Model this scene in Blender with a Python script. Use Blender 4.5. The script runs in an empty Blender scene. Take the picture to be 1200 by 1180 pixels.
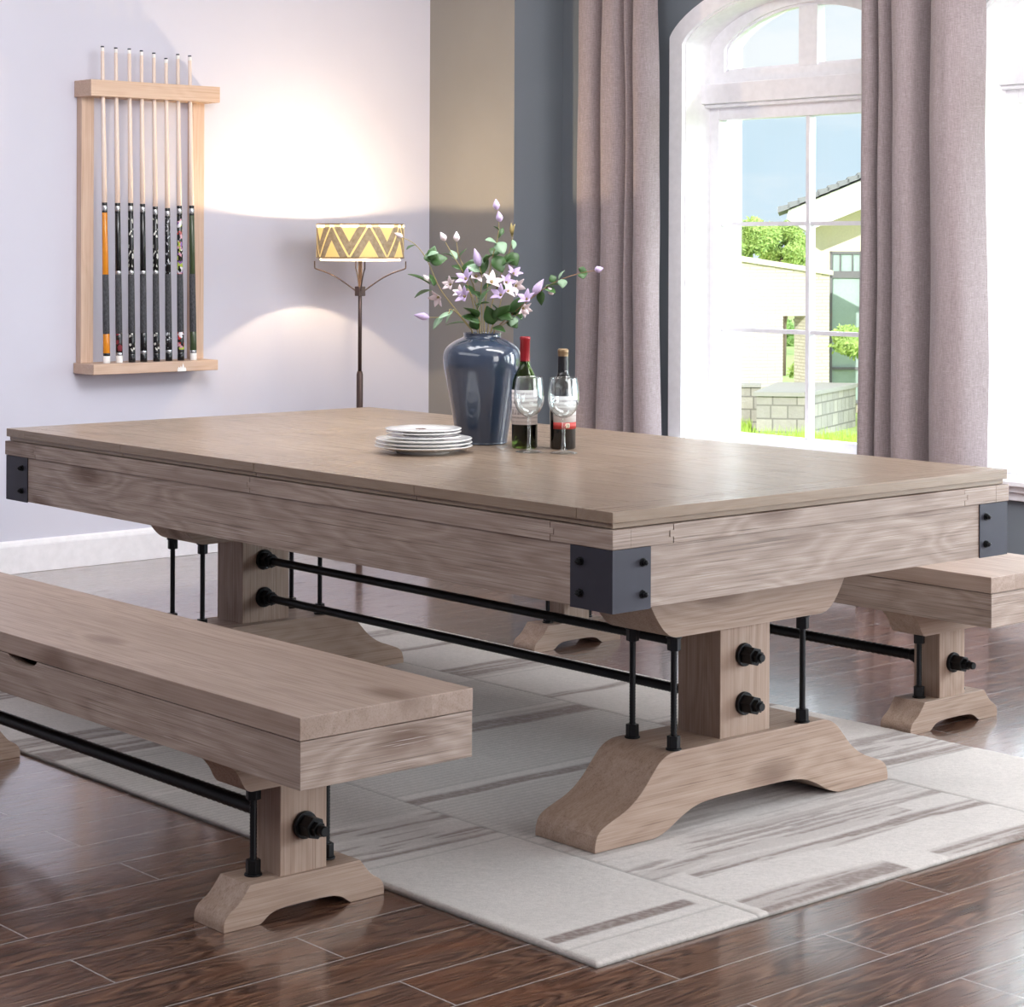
import bpy, bmesh, math, random
import numpy as np
from mathutils import Vector, Matrix, noise
random.seed(7); np.random.seed(7)
C = bpy.context.scene.collection
PI = math.pi

# ------------------------------------------------------------------ camera
CAM = Vector((3.185, -3.067, 1.3503)); YAW = 0.85196; ROLL = 0.0039126; F = 2498.6; PY = 288.75
fw = Vector((-math.sin(YAW), math.cos(YAW), 0)); r0 = Vector((math.cos(YAW), math.sin(YAW), 0))
RT = r0 * math.cos(ROLL) + Vector((0, 0, 1)) * math.sin(ROLL); UP = RT.cross(fw)
cd = bpy.data.cameras.new('camera'); cam = bpy.data.objects.new('camera', cd); C.objects.link(cam)
cd.sensor_width = 36; cd.lens = F / 1200 * 36; cd.shift_y = (PY - 590) / 1200; cd.clip_end = 400
cam.matrix_world = Matrix(((RT.x, UP.x, -fw.x, CAM.x), (RT.y, UP.y, -fw.y, CAM.y), (RT.z, UP.z, -fw.z, CAM.z), (0, 0, 0, 1)))
bpy.context.scene.camera = cam
def bearing(u, v, d):                        # a point seen along a bearing of the photograph, at a real distance
    return CAM + (fw + RT * ((u - 600) / F) - UP * ((v - PY) / F)) * d

# ------------------------------------------------------------------ node helpers
def lin(c):
    if isinstance(c, str):
        c = tuple(int(c[i:i+2], 16) / 255 for i in (0, 2, 4))
    return tuple((x / 12.92 if x <= 0.04045 else ((x + 0.055) / 1.055) ** 2.4) for x in c) + (1,)
class NT:
    def __init__(s, name):
        s.m = bpy.data.materials.new(name); s.m.use_nodes = True; s.t = s.m.node_tree; s.t.nodes.clear()
        s.out = s.t.nodes.new('ShaderNodeOutputMaterial')
    def n(s, kind, **kw):
        nd = s.t.nodes.new('ShaderNode' + kind)
        for k, v in kw.items():
            if k in nd.inputs: 
                if isinstance(v, bpy.types.NodeSocket): s.t.links.new(v, nd.inputs[k])
                else: nd.inputs[k].default_value = v
            else: setattr(nd, k, v)
        return nd
    def l(s, a, b): s.t.links.new(a, b)
    def math(s, op, a, b=0.0, c=None, clamp=False):
        nd = s.t.nodes.new('ShaderNodeMath'); nd.operation = op; nd.use_clamp = clamp
        for i, x in enumerate((a, b) if c is None else (a, b, c)):
            if isinstance(x, bpy.types.NodeSocket): s.l(x, nd.inputs[i])
            else: nd.inputs[i].default_value = x
        return nd.outputs[0]
    def mix(s, f, a, b, mode='MIX'):
        nd = s.t.nodes.new('ShaderNodeMix'); nd.data_type = 'RGBA'; nd.blend_type = mode
        for i, x in ((0, f), (6, a), (7, b)):
            if isinstance(x, bpy.types.NodeSocket): s.l(x, nd.inputs[i])
            else: nd.inputs[i].default_value = x
        return nd.outputs[2]
    def vscale(s, v, sc):
        nd = s.n('Mapping'); s.l(v, nd.inputs['Vector']); nd.inputs['Scale'].default_value = sc; return nd.outputs[0]
    def noise(s, v, scale, detail=3, rough=0.55, dist=0.0):
        nd = s.n('TexNoise'); s.l(v, nd.inputs['Vector']); nd.inputs['Scale'].default_value = scale
        nd.inputs['Detail'].default_value = detail; nd.inputs['Roughness'].default_value = rough; nd.inputs['Distortion'].default_value = dist
        return nd.outputs['Fac']
    def ramp(s, f, stops):
        nd = s.n('ValToRGB'); s.l(f, nd.inputs[0]); e = nd.color_ramp.elements
        while len(e) < len(stops): e.new(0.5)
        for i, (p, c) in enumerate(stops): e[i].position = p; e[i].color = c if len(c) == 4 else lin(c)
        return nd.outputs[0]
    def rng(s, f, a, b, c=0.0, d=1.0):
        nd = s.n('MapRange'); s.l(f, nd.inputs[0])
        for i, x in enumerate((a, b, c, d)): nd.inputs[i + 1].default_value = x
        return nd.outputs[0]
    def bsdf(s, color, rough=0.5, bump=None, bstr=0.3, bdist=0.002, **kw):
        nd = s.t.nodes.new('ShaderNodeBsdfPrincipled')
        if isinstance(color, bpy.types.NodeSocket): s.l(color, nd.inputs['Base Color'])
        else: nd.inputs['Base Color'].default_value = color
        if isinstance(rough, bpy.types.NodeSocket): s.l(rough, nd.inputs['Roughness'])
        else: nd.inputs['Roughness'].default_value = rough
        for k, v in kw.items(): nd.inputs[k.replace('_', ' ')].default_value = v
        if bump is not None:
            b = s.n('Bump'); b.inputs['Strength'].default_value = bstr; b.inputs['Distance'].default_value = bdist
            s.l(bump, b.inputs['Height']); s.l(b.outputs[0], nd.inputs['Normal'])
        s.l(nd.outputs[0], s.out.inputs[0]); return nd

def plain(name, col, rough=0.5, **kw):
    t = NT(name); co = t.n('TexCoord').outputs['Object']
    nz = t.noise(co, 30, 2)
    c = t.mix(t.rng(nz, 0.3, 0.7, 0, 1), lin(col), tuple(x * 0.93 for x in lin(col)[:3]) + (1,))
    t.bsdf(c, rough, **kw); return t.m

def wood(name, axis, base, dark, light, rough=0.5, knots=0.6, white=0.25, boards=None, bstr=0.35, ringk=0.26, pores=0.55):
    """weathered timber, the grain running along axis 0/1/2; boards=(axis, width) glues staves side by side"""
    t = NT(name); tc = t.n('TexCoord').outputs['Object']
    oi = t.n('ObjectInfo').outputs['Random']
    off = t.n('CombineXYZ'); 
    t.l(t.math('MULTIPLY', oi, 7.3), off.inputs[0]); t.l(t.math('MULTIPLY', oi, 3.1), off.inputs[1]); t.l(t.math('MULTIPLY', oi, 5.7), off.inputs[2])
    va = t.n('VectorMath', operation='ADD'); t.l(tc, va.inputs[0]); t.l(off.outputs[0], va.inputs[1]); co = va.outputs[0]
    tint = None
    if boards:
        sx = t.n('SeparateXYZ'); t.l(tc, sx.inputs[0])
        k = t.math('FLOOR', t.math('DIVIDE', sx.outputs[boards[0]], boards[1]))
        wn = t.n('TexWhiteNoise', noise_dimensions='1D'); t.l(k, wn.inputs['W']); tint = wn.outputs['Value']
        cx = t.n('CombineXYZ'); t.l(t.math('MULTIPLY', tint, 9.0), cx.inputs[axis])
        vb = t.n('VectorMath', operation='ADD'); t.l(co, vb.inputs[0]); t.l(cx.outputs[0], vb.inputs[1]); co = vb.outputs[0]
    def sc(along, across): 
        s = [across] * 3; s[axis] = along; return t.vscale(co, s)
    big = t.noise(sc(0.9, 5), 1.0, 3, 0.5)
    vo = t.n('TexVoronoi'); t.l(sc(2.0, 4.6), vo.inputs['Vector']); vo.inputs['Scale'].default_value = 1.0
    kd = vo.outputs['Distance']
    kbump = t.rng(kd, 0.0, 0.42, 1.0, 0.0)
    h = t.math('ADD', t.math('MULTIPLY', big, 1.0), t.math('MULTIPLY', kbump, 0.12))
    ring = t.math('PINGPONG', t.math('MULTIPLY', h, 15.0), 0.5)                    # cathedral grain
    ring = t.rng(ring, 0.0, 0.5, 0.0, 1.0)
    fine = t.noise(sc(3.0, 270), 1.0, 4, 0.6)
    fine2 = t.noise(sc(7, 520), 1.0, 3, 0.6)
    f = t.math('ADD', t.math('MULTIPLY', ring, ringk), t.math('MULTIPLY', fine, 1 - ringk))
    c = t.ramp(f, [(0.24, lin(dark)), (0.48, lin(base)), (0.72, lin(light))])
    line = t.rng(fine, 0.30, 0.42, 1.0, 0.0)                                          # open dark pores along the grain
    c = t.mix(t.math('MULTIPLY', line, pores), c, tuple(x * .5 for x in lin(dark)[:3]) + (1,))
    cloud = t.noise(sc(1.6, 4.5), 1.0, 3, 0.5)
    c = t.mix(t.rng(cloud, 0.38, 0.7, 0.0, 0.38), c, lin(dark))
    kn = t.noise(sc(9, 22), 1.0, 2)
    km = t.math('MULTIPLY', t.rng(t.math('ADD', kd, t.math('MULTIPLY', kn, 0.05)), 0.10, 0.23, 1.0, 0.0), knots)
    c = t.mix(km, c, lin('5f4435'))
    if white:
        w = t.math('MULTIPLY', t.rng(fine2, 0.60, 0.70, 0.0, white), t.rng(cloud, 0.42, 0.6, 1.0, 0.3))
        c = t.mix(w, c, lin('d9cfc9'))
    if tint is not None:
        c = t.mix(t.rng(tint, 0, 1, 0.0, 0.3), c, lin(dark))
    t.bsdf(c, t.rng(fine, 0.3, 0.7, rough + 0.08, rough - 0.04), bump=t.math('ADD', t.math('MULTIPLY', fine2, 0.7), t.math('MULTIPLY', fine, 0.6)), bstr=bstr, bdist=0.0012)
    return t.m

W = {}
for ax in (0, 1, 2):
    W['rough%d' % ax] = wood('weathered_timber_%s' % 'xyz'[ax], ax, '9f8d82', '827067', 'b7a79d', 0.52, 0.8, 0.6, ringk=.2, pores=.8)
    W['foot%d' % ax] = wood('trestle_timber_%s' % 'xyz'[ax], ax, 'a48d7d', '8b7263', 'b39e8f', 0.5, 0.7, 0.15, ringk=0.16, pores=.45)
    W['rack%d' % ax] = wood('pale_rack_timber_%s' % 'xyz'[ax], ax, 'cfb29d', 'c09f88', 'dac2b0', 0.55, 0.1, 0.05, ringk=0.1, pores=.15)
W['top'] = wood('smooth_top_timber', 0, '917e6d', '816d5c', '9e8c7b', 0.28, 0.3, 0.03, boards=(1, 0.17), bstr=0.06, ringk=0.15, pores=.12)
W['top1'] = wood('smooth_top_timber_across', 1, '917e6d', '816d5c', '9e8c7b', 0.28, 0.3, 0.03, bstr=0.06, ringk=0.15, pores=.12)
W['bench_top'] = wood('bench_top_timber', 0, 'a38f83', '8b776b', 'b09d92', 0.42, 0.7, 0.06, boards=(1, 0.105), bstr=0.1, ringk=0.18, pores=.2)

M = {}
M['iron'] = plain('black_iron', '1b1c1f', 0.42, Metallic=0.6)
M['plate'] = plain('dark_plate_steel', '353540', 0.5, Metallic=0.35)
M['steel'] = plain('bolt_tip_steel', '6f7176', 0.3, Metallic=0.9)
M['white'] = plain('white_paint', 'f7f5fa', 0.4)
M['reveal'] = plain('white_plaster', 'f3f2f4', 0.7)
M['bronze'] = plain('lamp_bronze', '5a4a46', 0.4, Metallic=0.7)
M['porcelain'] = plain('white_porcelain', 'eeedec', 0.15, Coat_Weight=0.4)
M['plate_rim'] = plain('plate_edge', 'd8d2cb', 0.25)
M['cue_white'] = plain('white_ferrule', 'f4f2f0', 0.3)
M['cue_black'] = plain('black_lacquer', '141416', 0.12)
M['cue_orange'] = plain('orange_maple', 'dd8a1f', 0.2)
M['cue_green'] = plain('green_stain', '3c4a30', 0.2)
M['cue_silver'] = plain('silver_ring', 'b9b9bb', 0.25, Metallic=0.8)
M['cue_tip'] = plain('blue_grey_tip', '3e4250', 0.8)
M['capsule_red'] = plain('red_foil', '8e1420', 0.3, Metallic=0.2)
M['capsule_black'] = plain('black_foil', '17171a', 0.3)
M['capsule_gold'] = plain('bronze_foil', '8a7458', 0.35, Metallic=0.6)
M['stem'] = plain('stem_green_tan', '9a8a58', 0.5)
M['stem2'] = plain('stem_brown', '8d6a4a', 0.5)
M['leaf'] = plain('dark_leaf', '3d5f30', 0.4)
M['leaf2'] = plain('pale_leaf', '8ba88a', 0.45)
M['petal'] = plain('lilac_petal', 'c5b0d6', 0.5, Subsurface_Weight=0.0)
M['petal2'] = plain('cream_pink_petal', 'e6d6da', 0.5)
M['curtain_rod'] = plain('rod_metal', '3a3636', 0.4, Metallic=0.7)
M['roof'] = plain('grey_roof_tile', '8c8c90', 0.8)
M['cream'] = plain('cream_render', 'f2e8d2', 0.8)
M['fascia'] = plain('white_fascia', 'f3f0ea', 0.6)
M['darkframe'] = plain('grey_window_frame', '77757a', 0.5)
M['trunk'] = plain('tree_bark', '6d5a48', 0.9)

def wrap_mat():
    t = NT('linen_wrap'); co = t.n('TexCoord').outputs['Object']
    n1 = t.noise(t.vscale(co, (400, 400, 90)), 1.0, 2)
    t.bsdf(t.ramp(n1, [(0.35, lin('2c2d31')), (0.65, lin('55565b'))]), 0.8); return t.m
M['wrap'] = wrap_mat()
def shaft_mat():
    t = NT('maple_shaft'); co = t.n('TexCoord').outputs['Object']
    n1 = t.noise(t.vscale(co, (60, 60, 2)), 1.0, 3)
    t.bsdf(t.ramp(n1, [(0.3, lin('dcc3b4')), (0.7, lin('efe0d6'))]), 0.35); return t.m
M['shaft'] = shaft_mat()
def deco_mat(name, base, marks, scale, thr=0.58):
    t = NT(name); co = t.n('TexCoord').outputs['Object']
    vo = t.n('TexVoronoi'); t.l(t.vscale(co, scale), vo.inputs['Vector']); vo.inputs['Scale'].default_value = 1
    n1 = t.noise(t.vscale(co, scale), 1.0, 1)
    if len(marks) > 1:
        wn = t.n('TexWhiteNoise', noise_dimensions='3D'); t.l(vo.outputs['Color'], wn.inputs['Vector'])
        c2 = t.ramp(wn.outputs['Value'], [(i / len(marks), lin(m)) for i, m in enumerate(marks)])
        c2.node.color_ramp.interpolation = 'CONSTANT'
    else: c2 = lin(marks[0])
    t.bsdf(t.mix(t.rng(n1, thr, thr + 0.03), lin(base), c2), 0.15); return t.m
M['deco_white'] = deco_mat('black_with_white_inlay', '121214', ['d9d9d2'], (70, 70, 45))
M['deco_stripe'] = deco_mat('black_with_fine_white_dashes', '111114', ['cfd2d8'], (120, 120, 60), 0.62)
M['deco_multi'] = deco_mat('black_with_coloured_balls', '161616', ['b8c95a', 'c8403a', 'e2dfe6', '8a63a8', 'd9a3b0'], (60, 60, 50), 0.47)
M['deco_red'] = deco_mat('black_with_dark_red', '1b1416', ['7a3038'], (60, 60, 40), 0.5)

def floor_mat():
    t = NT('plank_floor'); tc = t.n('TexCoord').outputs['Object']
    s = t.n('SeparateXYZ'); t.l(tc, s.inputs[0]); cx = t.n('CombineXYZ')
    t.l(t.math('ADD', s.outputs[1], 0.24), cx.inputs[0]); t.l(t.math('ADD', s.outputs[0], -0.105 + 0.165 * 60), cx.inputs[1])
    br = t.n('TexBrick', offset=0.5, offset_frequency=2, squash=1.0); t.l(cx.outputs[0], br.inputs['Vector'])
    for k, v in (('Scale', 1.0), ('Mortar Size', 0.0021), ('Mortar Smooth', 0.15), ('Bias', 0.0), ('Brick Width', 0.8), ('Row Height', 0.165)): br.inputs[k].default_value = v
    br.inputs['Color1'].default_value = (0, 0, 0, 1); br.inputs['Color2'].default_value = (1, 1, 1, 1); br.inputs['Mortar'].default_value = (.5, .5, .5, 1)
    rnd = t.n('SeparateColor'); t.l(br.outputs['Color'], rnd.inputs[0]); rv = rnd.outputs[0]
    cv = t.n('CombineXYZ'); t.l(t.math('MULTIPLY', rv, 11.0), cv.inputs[1]); t.l(t.math('MULTIPLY', rv, 5.0), cv.inputs[0])
    va = t.n('VectorMath', operation='ADD'); t.l(tc, va.inputs[0]); t.l(cv.outputs[0], va.inputs[1]); co = va.outputs[0]
    warp = t.noise(t.vscale(co, (7, 1.2, 1)), 1.0, 2, 0.5)
    rings = t.math('PINGPONG', t.math('MULTIPLY', warp, 26.0), 0.5)
    fine = t.noise(t.vscale(co, (190, 6, 1)), 1.0, 4, 0.6)
    patch = t.noise(t.vscale(co, (9, 2.0, 1)), 1.0, 3, 0.6)
    f = t.math('ADD', t.math('MULTIPLY', rings, 0.55), t.math('MULTIPLY', fine, 0.72))
    c = t.ramp(f, [(0.36, lin('33221b')), (0.53, lin('66483b')), (0.7, lin('957159'))])
    c = t.mix(t.rng(patch, 0.5, 0.72, 0, 0.55), c, lin('7a4a2e'))
    c = t.mix(t.rng(rv, 0, 1, 0, 0.22), c, lin('5a4038'))
    c = t.mix(br.outputs['Fac'], c, lin('a9a3a3'))
    h = t.math('SUBTRACT', t.math('MULTIPLY', f, 0.5), t.math('MULTIPLY', br.outputs['Fac'], 0.6))
    t.bsdf(c, t.rng(fine, 0.3, 0.7, 0.30, 0.2), bump=h, bstr=0.5, bdist=0.002, IOR=1.7, Coat_Weight=.9, Coat_Roughness=0.13, Coat_IOR=1.6)
    return t.m
M['floor'] = floor_mat()
def wall_mat(name, col, col2):
    t = NT(name); co = t.n('TexCoord').outputs['Object']
    n1 = t.noise(co, 220, 2); n2 = t.noise(co, 2.5, 3)
    t.bsdf(t.mix(t.rng(n2, 0.3, 0.7), lin(col), lin(col2)), 0.75, bump=n1, bstr=0.06, bdist=0.001); return t.m
M['wall_l'] = wall_mat('pale_lavender_wallpaper', 'd3d2e0', 'd0cfdd')
M['wall_w'] = wall_mat('blue_grey_wallpaper', '7a818a', '767d86')
M['ceiling'] = wall_mat('white_ceiling', 'eeeeee', 'ebebeb')

def fabric():
    t = NT('linen_curtain'); co = t.n('TexCoord').outputs['Object']
    a = t.noise(t.vscale(co, (60, 60, 900)), 1.0, 3, 0.7); b = t.noise(t.vscale(co, (700, 700, 25)), 1.0, 3, 0.7)
    sl = t.noise(t.vscale(co, (14, 14, 420)), 1.0, 2, 0.5)
    f = t.math('ADD', t.math('MULTIPLY', a, 0.5), t.math('MULTIPLY', b, 0.5))
    c = t.ramp(f, [(0.36, lin('7d6f72')), (0.5, lin('958789')), (0.64, lin('ada2a5'))])
    c = t.mix(t.rng(sl, 0.62, 0.7, 0, 0.35), c, lin('b5a9ac'))
    t.bsdf(c, 0.9, bump=f, bstr=0.25, bdist=0.001, Sheen_Weight=0.25); return t.m
M['curtain'] = fabric()
def vase_mat():
    t = NT('blue_grey_glaze'); co = t.n('TexCoord').outputs['Object']
    n1 = t.noise(co, 9, 3)
    t.bsdf(t.mix(t.rng(n1, 0.3, 0.7), lin('3c4658'), lin('343e50')), 0.12, Coat_Weight=0.6, Coat_Roughness=0.05); return t.m
M['vase'] = vase_mat()
def glass(name, col, rough=0.0, ior=1.45):
    t = NT(name); co = t.n('TexCoord').outputs['Object']; n1 = t.noise(co, 4, 1)
    c = t.mix(t.rng(n1, 0.3, 0.7), lin(col), lin(col))
    t.bsdf(c, rough, Transmission_Weight=1.0, IOR=ior); return t.m
M['glass'] = glass('clear_glass', 'ffffff')
def pane_mat(name, p, k, k0):
    t = NT(name); n1 = t.noise(t.n('TexCoord').outputs['Object'], 3, 1)
    a = t.n('BsdfTransparent'); t.l(t.mix(t.rng(n1, .3, .7), lin('fafdfd'), lin('fcfefe')), a.inputs[0]); b = t.n('BsdfGlossy'); b.inputs['Roughness'].default_value = .02
    lw = t.n('LayerWeight'); lw.inputs[0].default_value = .5; mx = t.n('MixShader')
    t.l(t.math('ADD', t.math('MULTIPLY', t.math('POWER', lw.outputs['Facing'], p), k), k0), mx.inputs[0]); t.l(a.outputs[0], mx.inputs[1]); t.l(b.outputs[0], mx.inputs[2]); t.l(mx.outputs[0], t.out.inputs[0]); return t.m
M['pane'] = pane_mat('window_pane', 4, .7, .015); M['thin_glass'] = pane_mat('thin_clear_glass', 2.0, .8, .07)
M['green_glass'] = glass('green_bottle_glass', '6f8a3c')
M['dark_glass'] = plain('black_bottle_glass', '0e0e10', 0.08, Coat_Weight=0.5)
M['wine'] = plain('dark_red_wine', '2a080e', 0.1)

def label_mat(name, base, ink, bands):
    """paper label: ink lines at given heights (object z) as printed rows"""
    t = NT(name); tc = t.n('TexCoord').outputs['Object']
    s = t.n('SeparateXYZ'); t.l(tc, s.inputs[0])
    ang = t.math('ARCTAN2', s.outputs[1], s.outputs[0])
    cx = t.n('CombineXYZ'); t.l(t.math('MULTIPLY', ang, 9.0), cx.inputs[0]); t.l(t.math('MULTIPLY', s.outputs[2], 12.0), cx.inputs[1])
    n1 = t.noise(cx.outputs[0], 3.0, 2, 0.8)
    c = lin(base)
    for z, h, k in bands:
        d = t.math('ABSOLUTE', t.math('SUBTRACT', s.outputs[2], z))
        row = t.math('MULTIPLY', t.rng(d, h * 0.8, h, 1.0, 0.0), t.rng(n1, 0.46, 0.52, 0.0, k))
        c = t.mix(row, c, lin(ink))
    t.bsdf(c, 0.6); return t.m

# ------------------------------------------------------------------ mesh helpers
class MB:
    def __init__(s): s.v = []; s.f = []; s.sm = []
    def add(s, vs, fs, smooth=False):
        o = len(s.v); s.v += [tuple(v) for v in vs]; s.f += [tuple(i + o for i in f) for f in fs]; s.sm += [smooth] * len(fs); return s
    def box(s, x0, x1, y0, y1, z0, z1):
        return s.add([(x, y, z) for x in (x0, x1) for y in (y0, y1) for z in (z0, z1)],
                     [(0, 1, 3, 2), (4, 6, 7, 5), (0, 4, 5, 1), (2, 3, 7, 6), (0, 2, 6, 4), (1, 5, 7, 3)])
    def lathe(s, prof, c=(0, 0, 0), n=40, axis=None, cap=True, smooth=True):
        ax = Vector(axis or (0, 0, 1)).normalized(); a = ax.orthogonal().normalized(); b = ax.cross(a); c = Vector(c); vs = []
        for r, z in prof:
            for i in range(n):
                t = 2 * PI * i / n; vs.append(c + ax * z + (a * math.cos(t) + b * math.sin(t)) * r)
        fs = [(j * n + i, j * n + (i + 1) % n, (j + 1) * n + (i + 1) % n, (j + 1) * n + i) for j in range(len(prof) - 1) for i in range(n)]
        s.add(vs, fs, smooth)
        if cap:
            o = len(s.v) - len(vs); m = (len(prof) - 1) * n
            s.f += [tuple(o + i for i in range(n))[::-1], tuple(o + m + i for i in range(n))]; s.sm += [False, False]
        return s
    def cyl(s, p, q, r, n=16, r2=None, smooth=True):
        p = Vector(p); q = Vector(q); L = (q - p).length
        return s.lathe([(r, 0), (r if r2 is None else r2, L)], p, n, q - p, True, smooth)
    def hexn(s, p, q, r): return s.cyl(p, q, r, 6, smooth=False)
    def rod(s, p, q, r, pitch=0.0035, n=14):          # threaded rod
        p = Vector(p); q = Vector(q); L = (q - p).length; k = max(2, int(L / pitch)); pr = []
        for i in range(k + 1): pr.append((r if i % 2 else r * 0.86, L * i / k))
        return s.lathe(pr, p, n, q - p)
    def tube(s, pts, r, n=8, r2=None):
        pts = [Vector(p) for p in pts]; k = len(pts); vs = []; pa = None
        for j, p in enumerate(pts):
            d = (pts[min(j + 1, k - 1)] - pts[max(j - 1, 0)]).normalized()
            a = d.orthogonal().normalized() if pa is None else (pa - d * pa.dot(d)).normalized(); pa = a; b = d.cross(a)
            rr = r + ((r2 - r) * j / (k - 1) if r2 is not None else 0)
            for i in range(n):
                t = 2 * PI * i / n; vs.append(p + (a * math.cos(t) + b * math.sin(t)) * rr)
        fs = [(j * n + i, j * n + (i + 1) % n, (j + 1) * n + (i + 1) % n, (j + 1) * n + i) for j in range(k - 1) for i in range(n)]
        s.add(vs, fs, True); o = len(s.v) - len(vs)
        s.f += [tuple(o + i for i in range(n))[::-1], tuple(o + (k - 1) * n + i for i in range(n))]; s.sm += [False, False]; return s
    def prism(s, poly, ax, a, b, smooth_side=False):  # poly in the other two axes (cyclic order), extruded along ax from a to b
        def P(u, w, t): 
            return (t, u, w) if ax == 0 else ((u, t, w) if ax == 1 else (u, w, t))
        n = len(poly); vs = [P(u, w, a) for u, w in poly] + [P(u, w, b) for u, w in poly]
        s.add(vs, [tuple(range(n))[::-1], tuple(range(n, 2 * n))], False)
        o = len(s.v) - 2 * n
        for i in range(n):
            j = (i + 1) % n; s.f.append((o + i, o + j, o + n + j, o + n + i)); s.sm.append(smooth_side)
        return s
    def build(s, name, mat, parent=None, bevel=0, seg=2, auto=None, rnd=None):
        me = bpy.data.meshes.new(name); me.from_pydata(s.v, [], s.f)
        for p, q in zip(me.polygons, s.sm): p.use_smooth = q
        bm = bmesh.new(); bm.from_mesh(me); bmesh.ops.recalc_face_normals(bm, faces=bm.faces)
        if auto:
            bmesh.ops.remove_doubles(bm, verts=bm.verts, dist=1e-6)
        bm.to_mesh(me); bm.free(); me.update()
        o = bpy.data.objects.new(name, me); C.objects.link(o); me.materials.append(mat)
        if parent: o.parent = parent
        if bevel:
            m = o.modifiers.new('bevel', 'BEVEL'); m.width = bevel; m.segments = seg; m.limit_method = 'ANGLE'; m.angle_limit = math.radians(40)
        return o
def thing(name, label, cat, loc=(0, 0, 0), group=None):
    o = bpy.data.objects.new(name, None); C.objects.link(o); o.location = loc; o['label'] = label; o['category'] = cat; o.empty_display_size = 0.05
    if group: o['group'] = group
    return o
def tag(o, label, cat, group=None, kind=None):
    o['label'] = label; o['category'] = cat
    if group: o['group'] = group
    if kind: o['kind'] = kind
    return o
def struct(o, label=None, cat=None):
    o['kind'] = 'structure'
    if label: o['label'] = label
    if cat: o['category'] = cat
    return o
def mirror(half, c):                                   # half: outer points from the bottom up then (optional) across
    return [(c - d, z) for d, z in half] + [(c + d, z) for d, z in reversed(half)]
def smooth_pts(pts, it=2):                             # corner cutting on an open polyline
    for _ in range(it):
        q = [pts[0]]
        for a, b in zip(pts, pts[1:]):
            q += [(a[0] * .75 + b[0] * .25, a[1] * .75 + b[1] * .25), (a[0] * .25 + b[0] * .75, a[1] * .25 + b[1] * .75)]
        pts = q + [pts[-1]]
    return pts

# ------------------------------------------------------------------ the room
XL, XR, YB, YP, YW, YO, ZC = -4.741, 5.4, -5.6, 3.343, 3.644, 3.99, 3.05
o = struct(MB().box(XL - .2, XR + .2, YB - .2, YO, -.1, 0).build('floor', M['floor']), 'glossy dark brown wood plank floor with pale joints', 'floor')
struct(MB().box(XL - .2, XR + .2, YB - .2, YO, ZC, ZC + .1).build('ceiling', M['ceiling']), 'white ceiling above the room', 'ceiling')
struct(MB().box(XL - .2, XL, YB - .2, YO, 0, ZC).build('wall_left', M['wall_l']), 'pale lavender white wall behind the cue rack', 'wall')
struct(MB().box(XR, XR + .2, YB - .2, YO, 0, ZC).build('wall_right', M['wall_l']), 'pale wall at the right of the room', 'wall')
struct(MB().box(XL, XR, YB - .2, YB, 0, ZC).build('wall_back', M['wall_l']), 'pale wall behind the viewer', 'wall')
M['wall_lamplit'] = wall_mat('lamp_warmed_wallpaper', '8c8986', '878481')  # warm bounce of the lamp painted into the column's front face colour
wc = MB().box(XL, -4.129, YP, YW, 0, ZC).build('wall_corner', M['wall_w']); wc.data.materials.append(M['wall_lamplit'])
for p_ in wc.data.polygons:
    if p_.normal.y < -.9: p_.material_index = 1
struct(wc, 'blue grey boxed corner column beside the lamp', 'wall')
# window wall with arched openings
HW, ZS, ZSP = 0.568, 0.482, 2.237
WX = [-2.768, -1.197, 0.374, 1.945, 3.516]
def arch(hw, zsp, rise, n=28, p=0.72):
    pts = []
    for i in range(n + 1):
        t = -math.cos(PI * i / n); pts.append((t * hw, zsp + rise * max(0, 1 - t * t) ** p))
    return pts
ap = arch(HW, ZSP, 0.193)
m = MB(); xs = [XL] + [x for c in WX for x in (c - HW, c + HW)] + [XR]
for i in range(0, len(xs), 2): m.box(xs[i], xs[i + 1], YW, YO, 0, ZC)
for c in WX:
    m.box(c - HW, c + HW, YW, YO, 0, ZS - .02)
    for (x0, z0), (x1, z1) in zip(ap, ap[1:]):
        vs = [(c + x, y, z) for y in (YW, YO) for x, z in ((x0, z0), (x1, z1), (x1, ZC), (x0, ZC))]
        m.add(vs, [(0, 1, 2, 3), (4, 7, 6, 5), (0, 4, 5, 1)])
struct(m.build('wall_window', M['wall_w']), 'blue grey wall pierced by tall arched windows', 'wall')
YF = 3.794
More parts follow.
